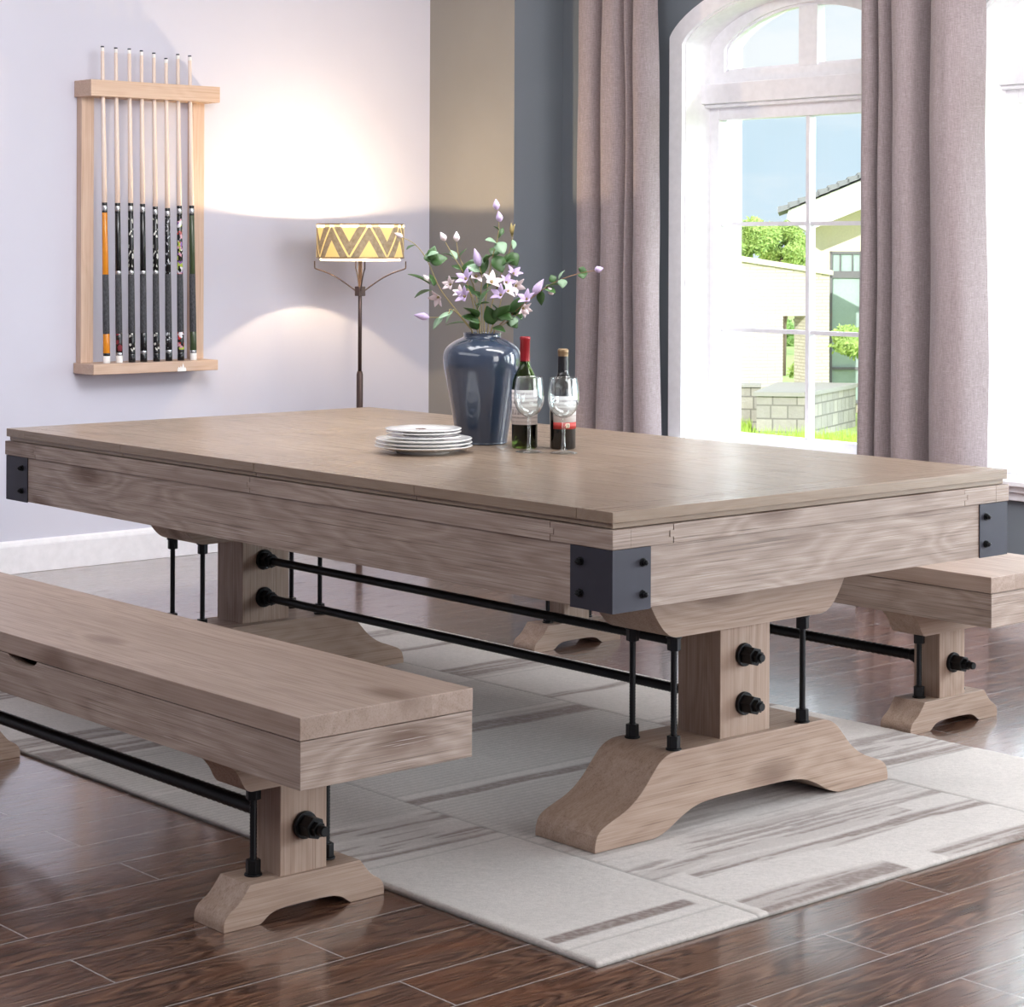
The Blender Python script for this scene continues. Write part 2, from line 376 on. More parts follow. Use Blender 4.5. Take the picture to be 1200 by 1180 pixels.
def window(k, c):
    w = bpy.data.objects.new('window_%d' % k, None); C.objects.link(w); w.location = (c, YF, ZS); struct(w)
    w['category'] = 'window'
    w['label'] = ['white arched window between the two curtains', 'white arched window cut off by the right edge, beyond the right curtain',
                  'white arched window further along the window wall', 'fourth white arched window of the wall', 'last white arched window of the wall'][k - 1]
    L = lambda mb: mb
    def B(mb, name, mat, bevel=0.0):
        mb.v = [(x - c, y - YF, z - ZS) for x, y, z in mb.v]; return struct(mb.build(name, mat, w, bevel))
    # plaster lining of the reveal
    m = MB(); o2 = arch(HW - .006, ZSP, 0.187); loop = [(-HW + .006, ZS)] + o2 + [(HW - .006, ZS)]
    lo = [(-HW, ZS)] + ap + [(HW, ZS)]
    for (a, b, a2, b2) in zip(loop, loop[1:], lo, lo[1:]):
        m.add([(c + a[0], YW - .002, a[1]), (c + b[0], YW - .002, b[1]), (c + b[0], YO + .01, b[1]), (c + a[0], YO + .01, a[1]),
               (c + a2[0], YW - .002, a2[1]), (c + b2[0], YW - .002, b2[1]), (c + b2[0], YO + .01, b2[1]), (c + a2[0], YO + .01, a2[1])],
              [(0, 3, 2, 1), (0, 1, 5, 4), (3, 7, 6, 2)])
    B(m, 'reveal_lining', M['reveal'])
    # casing trim on the wall face
    oa = arch(HW + .078, ZSP + .03, 0.236); m = MB(); li = [(-HW, ZS)] + ap + [(HW, ZS)]; lo = [(-HW - .078, ZS)] + oa + [(HW + .078, ZS)]
    for (a, b, a2, b2) in zip(li, li[1:], lo, lo[1:]):
        y0, y1 = YW - .022, YW + .001
        m.add([(c + p[0], y, p[1]) for y in (y0, y1) for p in (a, b, b2, a2)], [(0, 1, 2, 3), (4, 7, 6, 5), (0, 4, 5, 1), (3, 2, 6, 7)])
    m.box(c - HW - .078, c - HW, YW - .022, YW, ZS - .001, ZS); B(m, 'casing_trim', M['white'])
    # frame: side stiles, bottom rail, head
    g = 0.508; m = MB()
    m.box(c - HW, c - g, YF, YF + .06, ZS, 1.975); m.box(c + g, c + HW, YF, YF + .06, ZS, 1.975)
    m.box(c - g, c + g, YF, YF + .06, ZS, .540); m.box(c - g, c + g, YF, YF + .06, 1.908, 1.975); B(m, 'window_frame', M['white'], .003)
    m = MB().box(c - HW, c + HW, YF - .055, YF + .02, 1.978, 2.066); m.box(c - HW, c + HW, YF - .035, YF, 1.962, 1.978); B(m, 'transom_bar', M['white'], .004)
    # arched head light
    ga = arch(0.478, 2.215, 0.172); m = MB(); li = [(-.478, 2.12)] + ga + [(.478, 2.12)]; lo = [(-HW, 2.12)] + ap + [(HW, 2.12)]
    for (a, b, a2, b2) in zip(li, li[1:], lo, lo[1:]):
        m.add([(c + p[0], y, p[1]) for y in (YF, YF + .06) for p in (a, b, b2, a2)], [(0, 1, 2, 3), (4, 7, 6, 5), (0, 4, 5, 1)])
    m.box(c - HW, c + HW, YF, YF + .06, 2.066, 2.12); B(m, 'arched_frame', M['white'])
    m = MB(); bd = arch(.466, 2.215, .160); li = [(-.466, 2.132)] + bd + [(.466, 2.132)]; lo = [(-.478, 2.12)] + ga + [(.478, 2.12)]
    for (a, b, a2, b2) in zip(li, li[1:], lo, lo[1:]):
        m.add([(c + p[0], y, p[1]) for y in (YF + .015, YF + .045) for p in (a, b, b2, a2)], [(0, 1, 2, 3), (4, 7, 6, 5), (0, 4, 5, 1)])
    m.box(c - .466, c + .466, YF + .015, YF + .045, 2.12, 2.132); B(m, 'glazing_bead', M['white'])
    B(MB().box(c - .053, c + .05, YF + .004, YF + .056, 2.12, 2.375), 'arch_mullion', M['white'], .003)
    B(MB().box(c - .016, c + .006, YF + .01, YF + .05, .54, 1.908), 'mullion', M['white'], .003)
    for z in (1.452, .990): B(MB().box(c - g, c + g, YF + .018, YF + .042, z - .009, z + .009), 'muntin', M['white'])
    B(MB().box(c - g - .01, c + g + .01, YF + .028, YF + .032, .535, 1.915), 'glass_pane', M['pane'])
    m = MB(); pl = [(-.475, 2.118)] + arch(.475, 2.215, .17) + [(.475, 2.118)]; m.prism([(c + x, z) for x, z in pl], 1, YF + .028, YF + .032)
    B(m, 'arched_pane', M['pane'])
    # sill and apron moulding
    m = MB().box(c - HW - .12, c + HW + .12, YW - .075, YW, ZS - .02, ZS); m.box(c - HW + .001, c + HW - .001, YW - .001, YF + .03, ZS - .02, ZS)
    m.box(c - HW - .09, c + HW + .09, YW - .05, YW, ZS - .045, ZS - .02); m.box(c - HW - .09, c + HW + .09, YW - .03, YW, ZS - .078, ZS - .045)
    B(m, 'window_sill', M['white'], .004)
for k, c in enumerate(WX): window(k + 1, c)
# skirting
m = MB().box(XL, XL + .016, YB, YP, 0, .112); m.prism([(XL, .112), (XL + .016, .112), (XL + .011, .128), (XL + .005, .135), (XL, .135)][::-1], 1, YB, YP)
struct(m.build('baseboard_left', M['white'], bevel=.002), 'tall white baseboard along the pale wall', 'baseboard')
struct(MB().box(-4.129, XR, YW - .015, YW, 0, .12).build('baseboard_window', M['white'], bevel=.003), 'white baseboard below the windows', 'baseboard')

# ------------------------------------------------------------------ curtains
def curtain(ctrl, z0, z1, label):
    pts = smooth_pts(ctrl, 3); n = len(pts); rows = 44; vs = []; x0 = sum(p[0] for p in pts) / n; y0 = sum(p[1] for p in pts) / n
    for j in range(rows + 1):
        h = j / rows; z = z0 + (z1 - z0) * h
        for i, (x, y) in enumerate(pts):
            s = 1 + 0.10 * (0.5 - h)
            wob = 0.012 * noise.noise(Vector((x * 6, z * 1.1, 3.3)))
            yy = y0 + (y - y0) * (1 - .15 * h) + wob + .006 * noise.noise(Vector((x * 25, z * 2.5, 9)))
            vs.append((x0 + (x - x0) * s + wob * .8, yy, z))
    fs = [(j * n + i, j * n + i + 1, (j + 1) * n + i + 1, (j + 1) * n + i) for j in range(rows) for i in range(n - 1)]
    c = thing('curtain', label, 'curtain', (x0, y0, z0))
    mb = MB().add([(x - x0, y - y0, z - z0) for x, y, z in vs], fs, True); ob = mb.build('panel', M['curtain'], c)
    sm = ob.modifiers.new('thickness', 'SOLIDIFY'); sm.thickness = .004
    for t in range(7):
        i = int((t + .5) / 7 * n); x, y = pts[i]
        mb = MB(); mb.tube([(x - x0 + .001 * math.sin(a), 3.5 - y0 + .022 * math.sin(a), z1 - z0 + .016 + .022 * math.cos(a)) for a in [2 * PI * q / 14 for q in range(15)]], .003, 6)
        mb.build('ring', M['curtain_rod'], c)
curtain([(-3.865, 3.545), (-3.855, 3.47), (-3.80, 3.44), (-3.745, 3.47), (-3.735, 3.55), (-3.71, 3.55), (-3.70, 3.47), (-3.655, 3.43), (-3.59, 3.44), (-3.565, 3.52), (-3.545, 3.54),
         (-3.535, 3.46), (-3.515, 3.45), (-3.505, 3.54), (-3.485, 3.55), (-3.475, 3.46), (-3.43, 3.42), (-3.385, 3.45), (-3.375, 3.53)], .03, 2.72,
        'taupe linen curtain between the blue grey corner and the first arched window')
curtain([(-2.215, 3.56), (-2.225, 3.48), (-2.195, 3.45), (-2.17, 3.47), (-2.165, 3.55), (-2.145, 3.55), (-2.14, 3.47), (-2.115, 3.45), (-2.09, 3.50), (-2.08, 3.545), (-2.06, 3.53), (-2.05, 3.44), (-2.00, 3.405),
         (-1.945, 3.43), (-1.93, 3.50), (-1.915, 3.56), (-1.88, 3.555), (-1.87, 3.47), (-1.82, 3.40), (-1.75, 3.39), (-1.70, 3.42), (-1.675, 3.50), (-1.665, 3.55)], .03, 2.72,
        'taupe linen curtain hanging between the two arched windows')
rod = MB().cyl((-4.05, 3.5, 2.758), (5.2, 3.5, 2.758), .012)
rodp = rod.build('curtain_rod', M['curtain_rod']); tag(rodp, 'dark metal rod carrying both curtains along the window wall', 'rod')
for x in (-4.0, -1.5, .4, 2.5, 5.0):
    MB().box(x - .01, x + .01, 3.5, YW, 2.75, 2.766).build('bracket', M['curtain_rod'], rodp)

# ------------------------------------------------------------------ rug
def rug():
    x0, x1, y0, y1 = -2.95, .292, -.318, 1.648; nx, ny = 470, 300
    X = np.linspace(x0, x1, nx); Y = np.linspace(y0, y1, ny)
    rs = np.random.RandomState(5)
    def vn(fx, fy, seed, oct=3):            # stretched value noise
        out = np.zeros((nx, ny)); amp = 1; tot = 0
        for o in range(oct):
            r = np.random.RandomState(seed + o * 17); gx = int((x1 - x0) * fx) + 4; gy = int((y1 - y0) * fy) + 4
            G = r.rand(gx, gy); ax = (X - x0) * fx; ay = (Y - y0) * fy; ix = ax.astype(int); iy = ay.astype(int); tx = ax - ix; ty = ay - iy
            tx = tx * tx * (3 - 2 * tx); ty = ty * ty * (3 - 2 * ty)
            a = G[ix][:, iy] * (1 - tx)[:, None] + G[ix + 1][:, iy] * tx[:, None]; b = G[ix][:, iy + 1] * (1 - tx)[:, None] + G[ix + 1][:, iy + 1] * tx[:, None]
            out += amp * (a * (1 - ty)[None] + b * ty[None]); tot += amp; amp *= .55; fx *= 2.1; fy *= 2.1
        return out / tot
    streak = vn(80, 3.6, 1); wander = vn(2, 3, 40, 2); speck = rs.rand(nx, ny); cloud = vn(5, 5, 77)
    brown = np.zeros((nx, ny)); groove = np.zeros((nx, ny)); lined = np.zeros((nx, ny)); grey = np.zeros((nx, ny))
    XX, YY = np.meshgrid(X, Y, indexing='ij')
    def band(xa, xb, ya, yb, k, st=.5, soft=.012):
        wx = XX + (wander - .5) * .05 * st * 2; m = np.clip((wx - xa) / soft, 0, 1) * np.clip((xb - wx) / soft, 0, 1) * ((YY > ya) & (YY < yb))
        s = np.clip((streak - (.5 - .22 * (1 - st))) / .08, 0, 1) if st > 0 else 1
        s = (1 - st) * 1 + st * s
        np.maximum(brown, m * s * k * (.72 + .28 * (speck > .35)), out=brown)
    A, B2 = .13, 1.195
    # strip nearest the front bench
    band(-.75, -.66, y0, A, .9, .75); band(-.655, -.54, y0, A, .85, .85); band(-.53, -.50, y0, A, .95, .2)
    band(.118, .163, -.30, .085, 1.0, .12, .006); band(-2.02, -1.9, y0, A, .85, .6); band(-1.88, -1.72, y0, A, .8, .8); band(-1.33, -1.28, y0, A, .3, .7)
    band(-2.62, -2.5, y0, A, .8, .7)
    # middle strip
    band(.20, .30, .16, .62, .9, .55); band(.225, .30, .75, B2, .85, .6); band(-.16, -.07, A, B2, .7, .9); band(-.07, .00, A, 1.0, .85, .7); band(.00, .065, .22, B2, .9, .75)
    band(-.42, -.13, A, B2, .38, .9); band(-.86, -.80, A, .80, .9, .35); band(-1.40, -1.30, .62, B2, .9, .4); band(-1.44, -1.40, .9, B2, .4, .7)
    band(-1.95, -1.90, A, .62, .85, .4); band(-2.35, -2.28, .5, B2, .8, .5); band(-2.75, -2.6, A, B2, .7, .8)
    # strip beside the far bench
    band(-.56, -.36, B2, y1, .7, .8); band(-.36, -.30, B2, y1, .85, .5); band(.20, .30, B2, 1.5, .8, .6); band(-1.08, -.98, B2, y1, .8, .7)
    band(-2.03, -1.86, B2, y1, .85, .55); band(-2.40, -2.35, B2, 1.55, .9, .3); band(-2.72, -2.6, B2, y1, .7, .7); band(-1.55, -1.5, B2, y1, .8, .5)
    for yy in (A, B2): groove[np.abs(YY - yy) < .0036] = .8
    for (xa, ya, yb) in ((-.46, y0, A), (.2, y0, A), (-.42, A, B2), (-1.46, A, B2), (-.9, A, B2), (-1.1, B2, y1), (-.3, B2, y1), (-1.85, B2, y1), (-1.66, y0, A)):
        groove[(np.abs(XX - xa) < .0035) & (YY > ya) & (YY < yb)] = .6
    for (xa, xb, ya, yb) in ((-1.28, -.76, y0, A), (-.80, -.44, A, B2), (-1.3, -.9, A, B2), (-1.7, -1.33, y0, A), (-1.85, -1.46, A, B2)):
        mm = (XX > xa) & (XX < xb) & (YY > ya) & (YY < yb); lined[mm] = .5 + .5 * np.sin(XX[mm] * 2 * PI / .0207)
        grey[mm] = .5
    H = .0112 + .0012 * (cloud - .5) - .003 * groove - .0016 * lined - .0016 * brown + .0009 * (speck - .5)
    edge = np.minimum(np.minimum(XX - x0, x1 - XX), np.minimum(YY - y0, y1 - YY)); H = H * np.clip((edge + .004) / .012, .35, 1) ** .5
    light = np.array(lin('d2cbc7')[:3]); br = np.array(lin('74605a')[:3]); gr = np.array(lin('bcb7b3')[:3]); dk = np.array(lin('6c6a66')[:3])
    col = light[None, None] * (1 - .5 * grey[..., None]) + gr * .5 * grey[..., None]
    col = col * (1 - .10 * (cloud[..., None] - .3)); col = col * (1 - .22 * lined[..., None])
    col = col * (1 - brown[..., None]) + br * brown[..., None]; col = col * (1 - groove[..., None] * .6) + dk * groove[..., None] * .6
    col *= (.90 + .15 * speck[..., None])
    vs = np.stack([XX + .0015 * (speck - .5), YY + .0015 * (rs.rand(nx, ny) - .5), H], -1).reshape(-1, 3)
    idx = np.arange(nx * ny).reshape(nx, ny); q = np.stack([idx[:-1, :-1], idx[1:, :-1], idx[1:, 1:], idx[:-1, 1:]], -1).reshape(-1, 4)
    vs = vs.tolist(); fs = q.tolist()
    # skirt down to the floor
    ring = list(idx[:, 0]) + list(idx[-1, 1:]) + list(idx[::-1, -1][1:]) + list(idx[0, ::-1][1:-1]); o = len(vs)
    for i in ring: vs.append([vs[i][0], vs[i][1], .0005])
    n = len(ring)
    for i in range(n): fs.append([int(ring[i]), o + i, o + (i + 1) % n, int(ring[(i + 1) % n])])
    me = bpy.data.meshes.new('area_rug'); me.from_pydata(vs, [], fs); me.update()
    ca = me.color_attributes.new('Col', 'FLOAT_COLOR', 'POINT')
    full = np.ones((len(vs), 4), dtype=np.float32); full[:nx * ny, :3] = col.reshape(-1, 3); full[nx * ny:, :3] = lin('8a8a84')[:3]
    ca.data.foreach_set('color', full.ravel())
    me.polygons.foreach_set('use_smooth', [True] * len(fs))
    t = NT('rug_pile'); at = t.n('Attribute'); at.attribute_name = 'Col'; co = t.n('TexCoord').outputs['Object']
    n1 = t.noise(co, 420, 3, 0.8); c = t.mix(1.0, at.outputs['Color'], t.ramp(n1, [(0.3, (.72, .72, .72, 1)), (0.6, (1.08, 1.08, 1.08, 1))]), 'MULTIPLY')
    t.bsdf(c, 0.95, bump=n1, bstr=0.7, bdist=0.003, Sheen_Weight=0.2); me.materials.append(t.m)
    ob = bpy.data.objects.new('area_rug', me); C.objects.link(ob)
    tag(ob, 'light beige and brown patchwork rug lying under the dining table', 'rug')
rug()

# ------------------------------------------------------------------ table
L, WD, H = 2.616, 1.3636, 0.8
T = thing('dining_table', 'large weathered wood trestle table with black corner plates and iron rods', 'table', (-L / 2, WD / 2, .012))
def part(mb, name, mat, parent, off, bevel=.0, label=None):
    mb.v = [(x - off[0], y - off[1], z - off[2]) for x, y, z in mb.v]; o = mb.build(name, mat, parent, bevel)
    if label: o['label'] = label
    return o
to = (-L / 2, WD / 2, .012)
xs = [0, -.66, -1.312, -1.961, -L]
for a, b in zip(xs, xs[1:]):
    e0 = .008 if a == 0 else .0; e1 = .008 if b == -L else .0
    a2 = a - .11 if a == 0 else a; b2 = b + .11 if b == -L else b
    m = MB().box(b2 + .0006, a2 - .0006, 0, WD, .776, .8); m.box(b + e1 + .001, a - e0 - .001, .008, WD - .008, .7645, .7762)
    part(m, 'top_leaf', W['top'], T, to, .0012)
for a, b in ((0, -.11), (-L, -L + .11)):
    part(MB().box(*sorted((a, b)), 0, WD, .776, .8), 'end_leaf_board', W['top1'], T, to, .0012)
    part(MB().box(*sorted((a - (.0075 if a == 0 else -.0075), b)), .0078, WD - .0078, .7643, .776), 'end_leaf_lip', W['top1'], T, to, .0006)
def rail_poly(a, b, ta, tb, z0=.7215, z1=.7625, g=.0008):
    """side outline; ta/tb: +1 tongue sticks out, -1 notch, 0 plain"""
    s = 1 if b > a else -1; zc = (z0 + z1) / 2; h = .008; w = .011
    P = [(a + s * g, z0)]
    P += [(b - s * g, z0)]
    if tb: P += [(b - s * g, zc - h + g), (b - s * g + s * tb * w, zc - h - .001 * tb + g), (b - s * g + s * tb * w, zc + h + .001 * tb - g), (b - s * g, zc + h - g)]
    P += [(b - s * g, z1), (a + s * g, z1)]
    if ta: P += [(a + s * g, zc + h - g), (a + s * g - s * ta * w, zc + h + .001 * ta - g), (a + s * g - s * ta * w, zc - h - .001 * ta + g), (a + s * g, zc - h + g)]
    return P
e = .003; RW = .05
for side in (0, 1):
    ya, yb = (-e, RW) if side == 0 else (WD - RW, WD + e)
    for a, b in ((-.19, -1.324), (-1.324, -2.434)):
        m = MB().prism(rail_poly(a, b, 1 if a == -.19 else -1, 1), 1, ya, yb); part(m, 'rail_board', W['rough0'], T, to, .001)
    xa, xb = (-RW, e) if side == 0 else (-L - e, -L + RW)
    m = MB().prism(rail_poly(.177, 1.187, 1, 1), 0, xa, xb); part(m, 'rail_board', W['rough1'], T, to, .001)
for cx, sx in ((0, 1), (-L, -1)):
    for cy, sy in ((0, -1), (WD, 1)):
        m = MB(); bx = -.19 if sx > 0 else -2.434
        pl = rail_poly(cx + sx * e, bx, 0, -1); pl = [(x if abs(x - (cx + sx * e)) > .003 else cx + sx * e, z) for x, z in pl]
        ys = sorted((cy + sy * e, cy - sy * RW)); m.prism(pl, 1, *ys)
        by = .177 if sy < 0 else 1.187; xs2 = sorted((cx + sx * (e - .0004), cx - sx * RW))
        nf = len(m.f); m.prism(rail_poly(cy - sy * (RW - .001), by, 0, -1), 0, *xs2)
        nv = len(m.f) - nf; cb = part(m, 'corner_block', W['rough0'], T, to, .0015); cb.data.materials.append(W['rough1'])
        for pi in range(nf, nf + nv): cb.data.polygons[pi].material_index = 1
        for p_ in cb.data.polygons:
            if p_.index < nf and abs(p_.normal.x) > .9: p_.material_index = 1
AB, AT = .5906, .7213; th = .04
part(MB().box(-L + .004, -.004, .003, .003 + th, AB, AT), 'apron', W['rough0'], T, to, .0015)
part(MB().box(-L + .004, -.004, WD - .003 - th, WD - .003, AB, AT), 'apron', W['rough0'], T, to, .0015)
part(MB().box(-.003 - th, -.003, .0435, WD - .0435, AB, AT), 'apron', W['rough1'], T, to, .0015)
part(MB().box(-L + .003, -L + .003 + th, .0435, WD - .0435, AB, AT), 'apron', W['rough1'], T, to, .0015)
part(MB().box(-L + .045, -.045, .045, WD - .045, .70, .764), 'slate_bed', W['rough0'], T, to)
for cx, sx in ((0, 1), (-L, -1)):
    for cy, sy in ((0, -1), (WD, 1)):
        m = MB(); X = sorted((cx, cx - sx * .129)); Y = sorted((cy + 0, cy - sy * .003)); 
        m.box(X[0], X[1], *sorted((cy + sy * .0002, cy - sy * .0028)), AB - .002, AT - .001)
        m.box(*sorted((cx + sx * .0002, cx - sx * .0028)), *sorted((cy, cy - sy * .112)), AB - .002, AT - .001)
        p = part(m, 'corner_plate', M['plate'], T, to, 0)
        for z in (.6885, .6215):
            for q in (0, 1):
                if q == 0: P = Vector((cx - sx * .097, cy, z)); d = Vector((0, sy, 0))
                else: P = Vector((cx, cy - sy * .088, z)); d = Vector((sx, 0, 0))
                m = MB().cyl(P, P + d * .0025, .0095, 16); m.hexn(P + d * .0025, P + d * .0095, .0078); m.lathe([(.0055, 0), (.0045, .004), (.002, .006)], P + d * .0095, 12, d)
                mb = part(m, 'bolt', M['iron'], p, to, .0006)
# trestles
def outline(c, outer, inner):
    o_ = smooth_pts(outer, 2); i_ = smooth_pts(inner, 2)
    return [(c - d, z) for d, z in o_] + [(c + d, z) for d, z in reversed(o_)] + [(c + d, z) for d, z in i_] + [(c - d, z) for d, z in reversed(i_)]
def trestle(T, to, xf, sgn, cy, S, fd, mats, rods, name):
    """xf: outer face of the foot, sgn: +1 towards the near end"""
    xa, xb = sorted((xf, xf - sgn * fd))
    m = MB().prism(outline(cy, S['foot_o'], S['foot_i']), 0, xa, xb, False); part(m, 'foot_block', mats['foot1'], T, to, S['bev'])
    co_ = smooth_pts(S['corbel'], 2); pl = [(cy - d, z) for d, z in co_] + [(cy + d, z) for d, z in reversed(co_)]
    m = MB().prism(pl, 0, xa, xb, False); part(m, 'corbel', mats['foot1'], T, to, S['bev'])
    px = sorted((xf - sgn * S['pin'], xf - sgn * (S['pin'] + S['pd'])))
    part(MB().box(px[0], px[1], cy - S['pw'], cy + S['pw'], S['fz'] - .002, S['cz'] + .002), 'post', mats['foot2'], T, to, .002)
    for dx, dy in rods:
        x = xf - sgn * dx; y = cy + dy; r = S['rr']
        rd = part(MB().rod((x, y, S['fz'] + .004), (x, y, S['cz'] - .002), r), 'tie_rod', M['iron'], T, to)
        zt = S['cz'] if abs(dy) <= co_[0][0] + .02 else S['cz'] + .01
        for z, s in ((S['fz'], 1), (S['cz'], -1)):
            k = S['nut']
            m = MB().cyl((x, y, z), (x, y, z + s * .004), r * 2.35 * k, 20); m.hexn((x, y, z + s * .004), (x, y, z + s * .032 * k), r * 2.0 * k)
            part(m, 'nut', M['iron'], rd, to, .0008)
TS = dict(foot_o=[(.507, .0125), (.507, .03), (.497, .058), (.455, .075), (.405, .092), (.362, .122), (.33, .158), (.302, .186), (.268, .199), (.232, .1995)],
          foot_i=[(.332, .0125), (.318, .0125), (.282, .022), (.236, .047), (.185, .067), (.12, .072), (0, .072)],
          corbel=[(.228, .459), (.262, .459), (.29, .474), (.318, .508), (.338, .542), (.36, .575), (.375, .5905)],
          fz=.1995, cz=.459, pin=.02, pd=.138, pw=.086, rr=.0078, nut=1.0, bev=.003)
TS['corbel'] = [(.20, .459)] + TS['corbel']
RODS = [(.018, -.242), (.167, -.232), (.014, .20), (.16, .205)]
TRF = {k: v for k, v in W.items()}
trestle(T, to, -.2268, 1, .675, TS, .1975, TRF, [(.016, -.245), (.163, -.233), (.014, .197), (.163, .2)], 'near')
trestle(T, to, -L + .2268, -1, .675, TS, .1975, TRF, [(.016, -.245), (.163, -.233), (.014, .197), (.163, .2)], 'far')
def stretcher(T, to, xn, xf, y, z, r, k=1.0, bolt=.07):
    """long rod between the posts: xn near post outer face, inner faces follow"""
    st = part(MB().rod((xn[1], y, z), (xf[1], y, z), r, .006 if r < .014 else .010), 'stretcher_rod', M['iron'], T, to)
    for (xo, xi), s in ((xn, 1), (xf, -1)):
        m = MB().lathe([(.033 * k, 0), (.034 * k, .003), (.031 * k, .011)], (xi, y, z), 24, (-s, 0, 0)); m.hexn((xi - s * .011, y, z), (xi - s * .036, y, z), .026 * k)
        m.cyl((xi - s * .036, y, z), (xi - s * .052, y, z), .019 * k, 18); part(m, 'collar', M['iron'], st, to, .001)
        m = MB().lathe([(.029 * k, 0), (.03 * k, .004), (.029 * k, .01)], (xo, y, z), 24, (s, 0, 0)); m.hexn((xo + s * .01, y, z), (xo + s * .045 * k, y, z), .0245 * k)
        part(m, 'nut', M['iron'], st, to, .001)
        m = MB().hexn((xo + s * .045 * k, y, z), (xo + s * .058 * k, y, z), .0165 * k); m.rod((xo + s * .058 * k, y, z), (xo + s * bolt, y, z), .0115 * k, .004); part(m, 'bolt_end', M['iron'], st, to)
for z in (.388, .273): stretcher(T, to, (-.2468, -.3848), (-L + .2468, -L + .3848), .667, z, .0125, .93, .062)

# ------------------------------------------------------------------ benches
BS = dict(foot_o=[(.198, 0), (.199, .018), (.19, .034), (.168, .046), (.158, .056), (.148, .068), (.136, .083)],
          foot_i=[(.113, 0), (.105, .004), (.09, .016), (.07, .022), (.04, .024), (0, .024)],
          corbel=[(.135, .268), (.146, .272), (.155, .285), (.161, .298), (.172, .314), (.19, .33), (.203, .338)],
          fz=.083, cz=.268, pin=.010, pd=.09, pw=.0575, rr=.0078, nut=1.0, bev=.002)
def bench(x1, y0, label, notch, far_z=0):
    Lb = 2.2; w = .42; yc = y0 + w / 2; x0 = x1 - Lb
    b = thing('bench', label, 'bench', ((x0 + x1) / 2, yc, 0), 'storage benches on the long sides of the table'); bo = ((x0 + x1) / 2, yc, 0)
    part(MB().box(x0, x1, y0, y0 + w, .4305, .474), 'seat_lid', W['bench_top'], b, bo, .0015)
    # box body of four boards, with a finger notch on the outer long side
    for yy in (y0 + .002, y0 + w - .027):
        pl = [(x0 + .001, .338), (x1 - .001, .338), (x1 - .001, .429)]
        if notch and yy < yc:
            nx0, nx1 = -1.175, -1.045; n = 12; pl += [(nx1, .429)]
            pl += [((nx0 + nx1) / 2 + (nx1 - nx0) / 2 * math.cos(PI * i / n), .429 - .017 * math.sin(PI * i / n)) for i in range(1, n)] + [(nx0, .429)]
        pl += [(x0 + .001, .429)]; m = MB().prism(pl, 1, yy, yy + .025); yin = yy + .025 if yy < yc else yy
        m.v = [((x + (.0255 if x < x0 + .01 else (-.0255 if x > x1 - .01 else 0)) if abs(y - yin) < 1e-5 else x), y, z) for x, y, z in m.v]
        part(m, 'side_board', W['rough0'], b, bo, .0008)
    for xo, s_ in ((x0 + .0005, 1), (x1 - .0005, -1)):
        ya, yb = y0 + .0015, y0 + w - .0015
        m = MB().prism([(xo, ya), (xo, yb), (xo + s_ * .025, yb - .0255), (xo + s_ * .025, ya + .0255)], 2, .338, .429)
        part(m, 'end_board', W['rough1'], b, bo, .0008)
    part(MB().box(x0 + .026, x1 - .026, y0 + .028, y0 + w - .028, .339, .35), 'bottom_board', W['rough0'], b, bo)
    cy = yc + .01
    rods = [(.05, -.155 + .0), (.05, .085)]
    trestle(b, bo, x1 - .283, 1, cy, BS, .107, W, [(.055, -.092), (.055, .09)], 'near')
    trestle(b, bo, x1 - .283 - 1.67, -1, cy, BS, .107, W, [(.055, -.092), (.055, .09)], 'far')
    stretcher(b, bo, (x1 - .293, x1 - .383), (x1 - .283 - 1.67 + .01, x1 - .283 - 1.57), cy, .178, .0165, .95, .075)
    return b
bench(-.047, -.757, 'weathered wood bench in front of the table, a finger notch under its lid', True)
bench(-.243, 1.632, 'weathered wood bench on the window side of the table', False)

# ------------------------------------------------------------------ cue rack on the left wall
RK = thing('cue_rack', 'pale wooden wall rack holding eight pool cues', 'rack', (-4.741, 1.75, .81)); ro = (-4.741, 1.75, .81)
part(MB().box(-4.741, -4.70, 1.442, 1.501, .856, 1.97), 'side_rail', W['rack2'], RK, ro, .002)
part(MB().box(-4.741, -4.70, 1.987, 2.047, .856, 1.97), 'side_rail', W['rack2'], RK, ro, .002)
m = MB().box(-4.625, -4.603, 1.43, 2.063, 1.968, 2.036); m.box(-4.741, -4.655, 1.452, 2.041, 1.968, 2.036); m.box(-4.741, -4.625, 1.43, 1.452, 1.968, 2.036); m.box(-4.741, -4.625, 2.041, 2.063, 1.968, 2.036)
part(m, 'top_bar', W['rack1'], RK, ro, .001)
sh = part(MB().box(-4.741, -4.574, 1.43, 2.04, .812, .856), 'bottom_shelf', W['rack1'], RK, ro, .003)
m = MB().prism([(1.835, .8125), (1.878, .8125), (1.878, .823), (1.872, .832), (1.869, .826), (1.863, .849), (1.856, .828), (1.851, .838), (1.847, .828), (1.841, .833), (1.835, .823)], 0, -4.5745, -4.5732)
part(m, 'white_emblem', M['cue_white'], sh, ro)
cy_b = [1.52, 1.58, 1.641, 1.698, 1.761, 1.822, 1.882, 1.945]; cy_t = [1.504, 1.568, 1.633, 1.692, 1.753, 1.813, 1.872, 1.932]
cz_t = [2.18, 2.178, 2.178, 2.174, 2.168, 2.149, 2.17, 2.167]; jt = [1.527, 1.526, 1.527, 1.524, 1.514, 1.508, 1.519, 1.521]
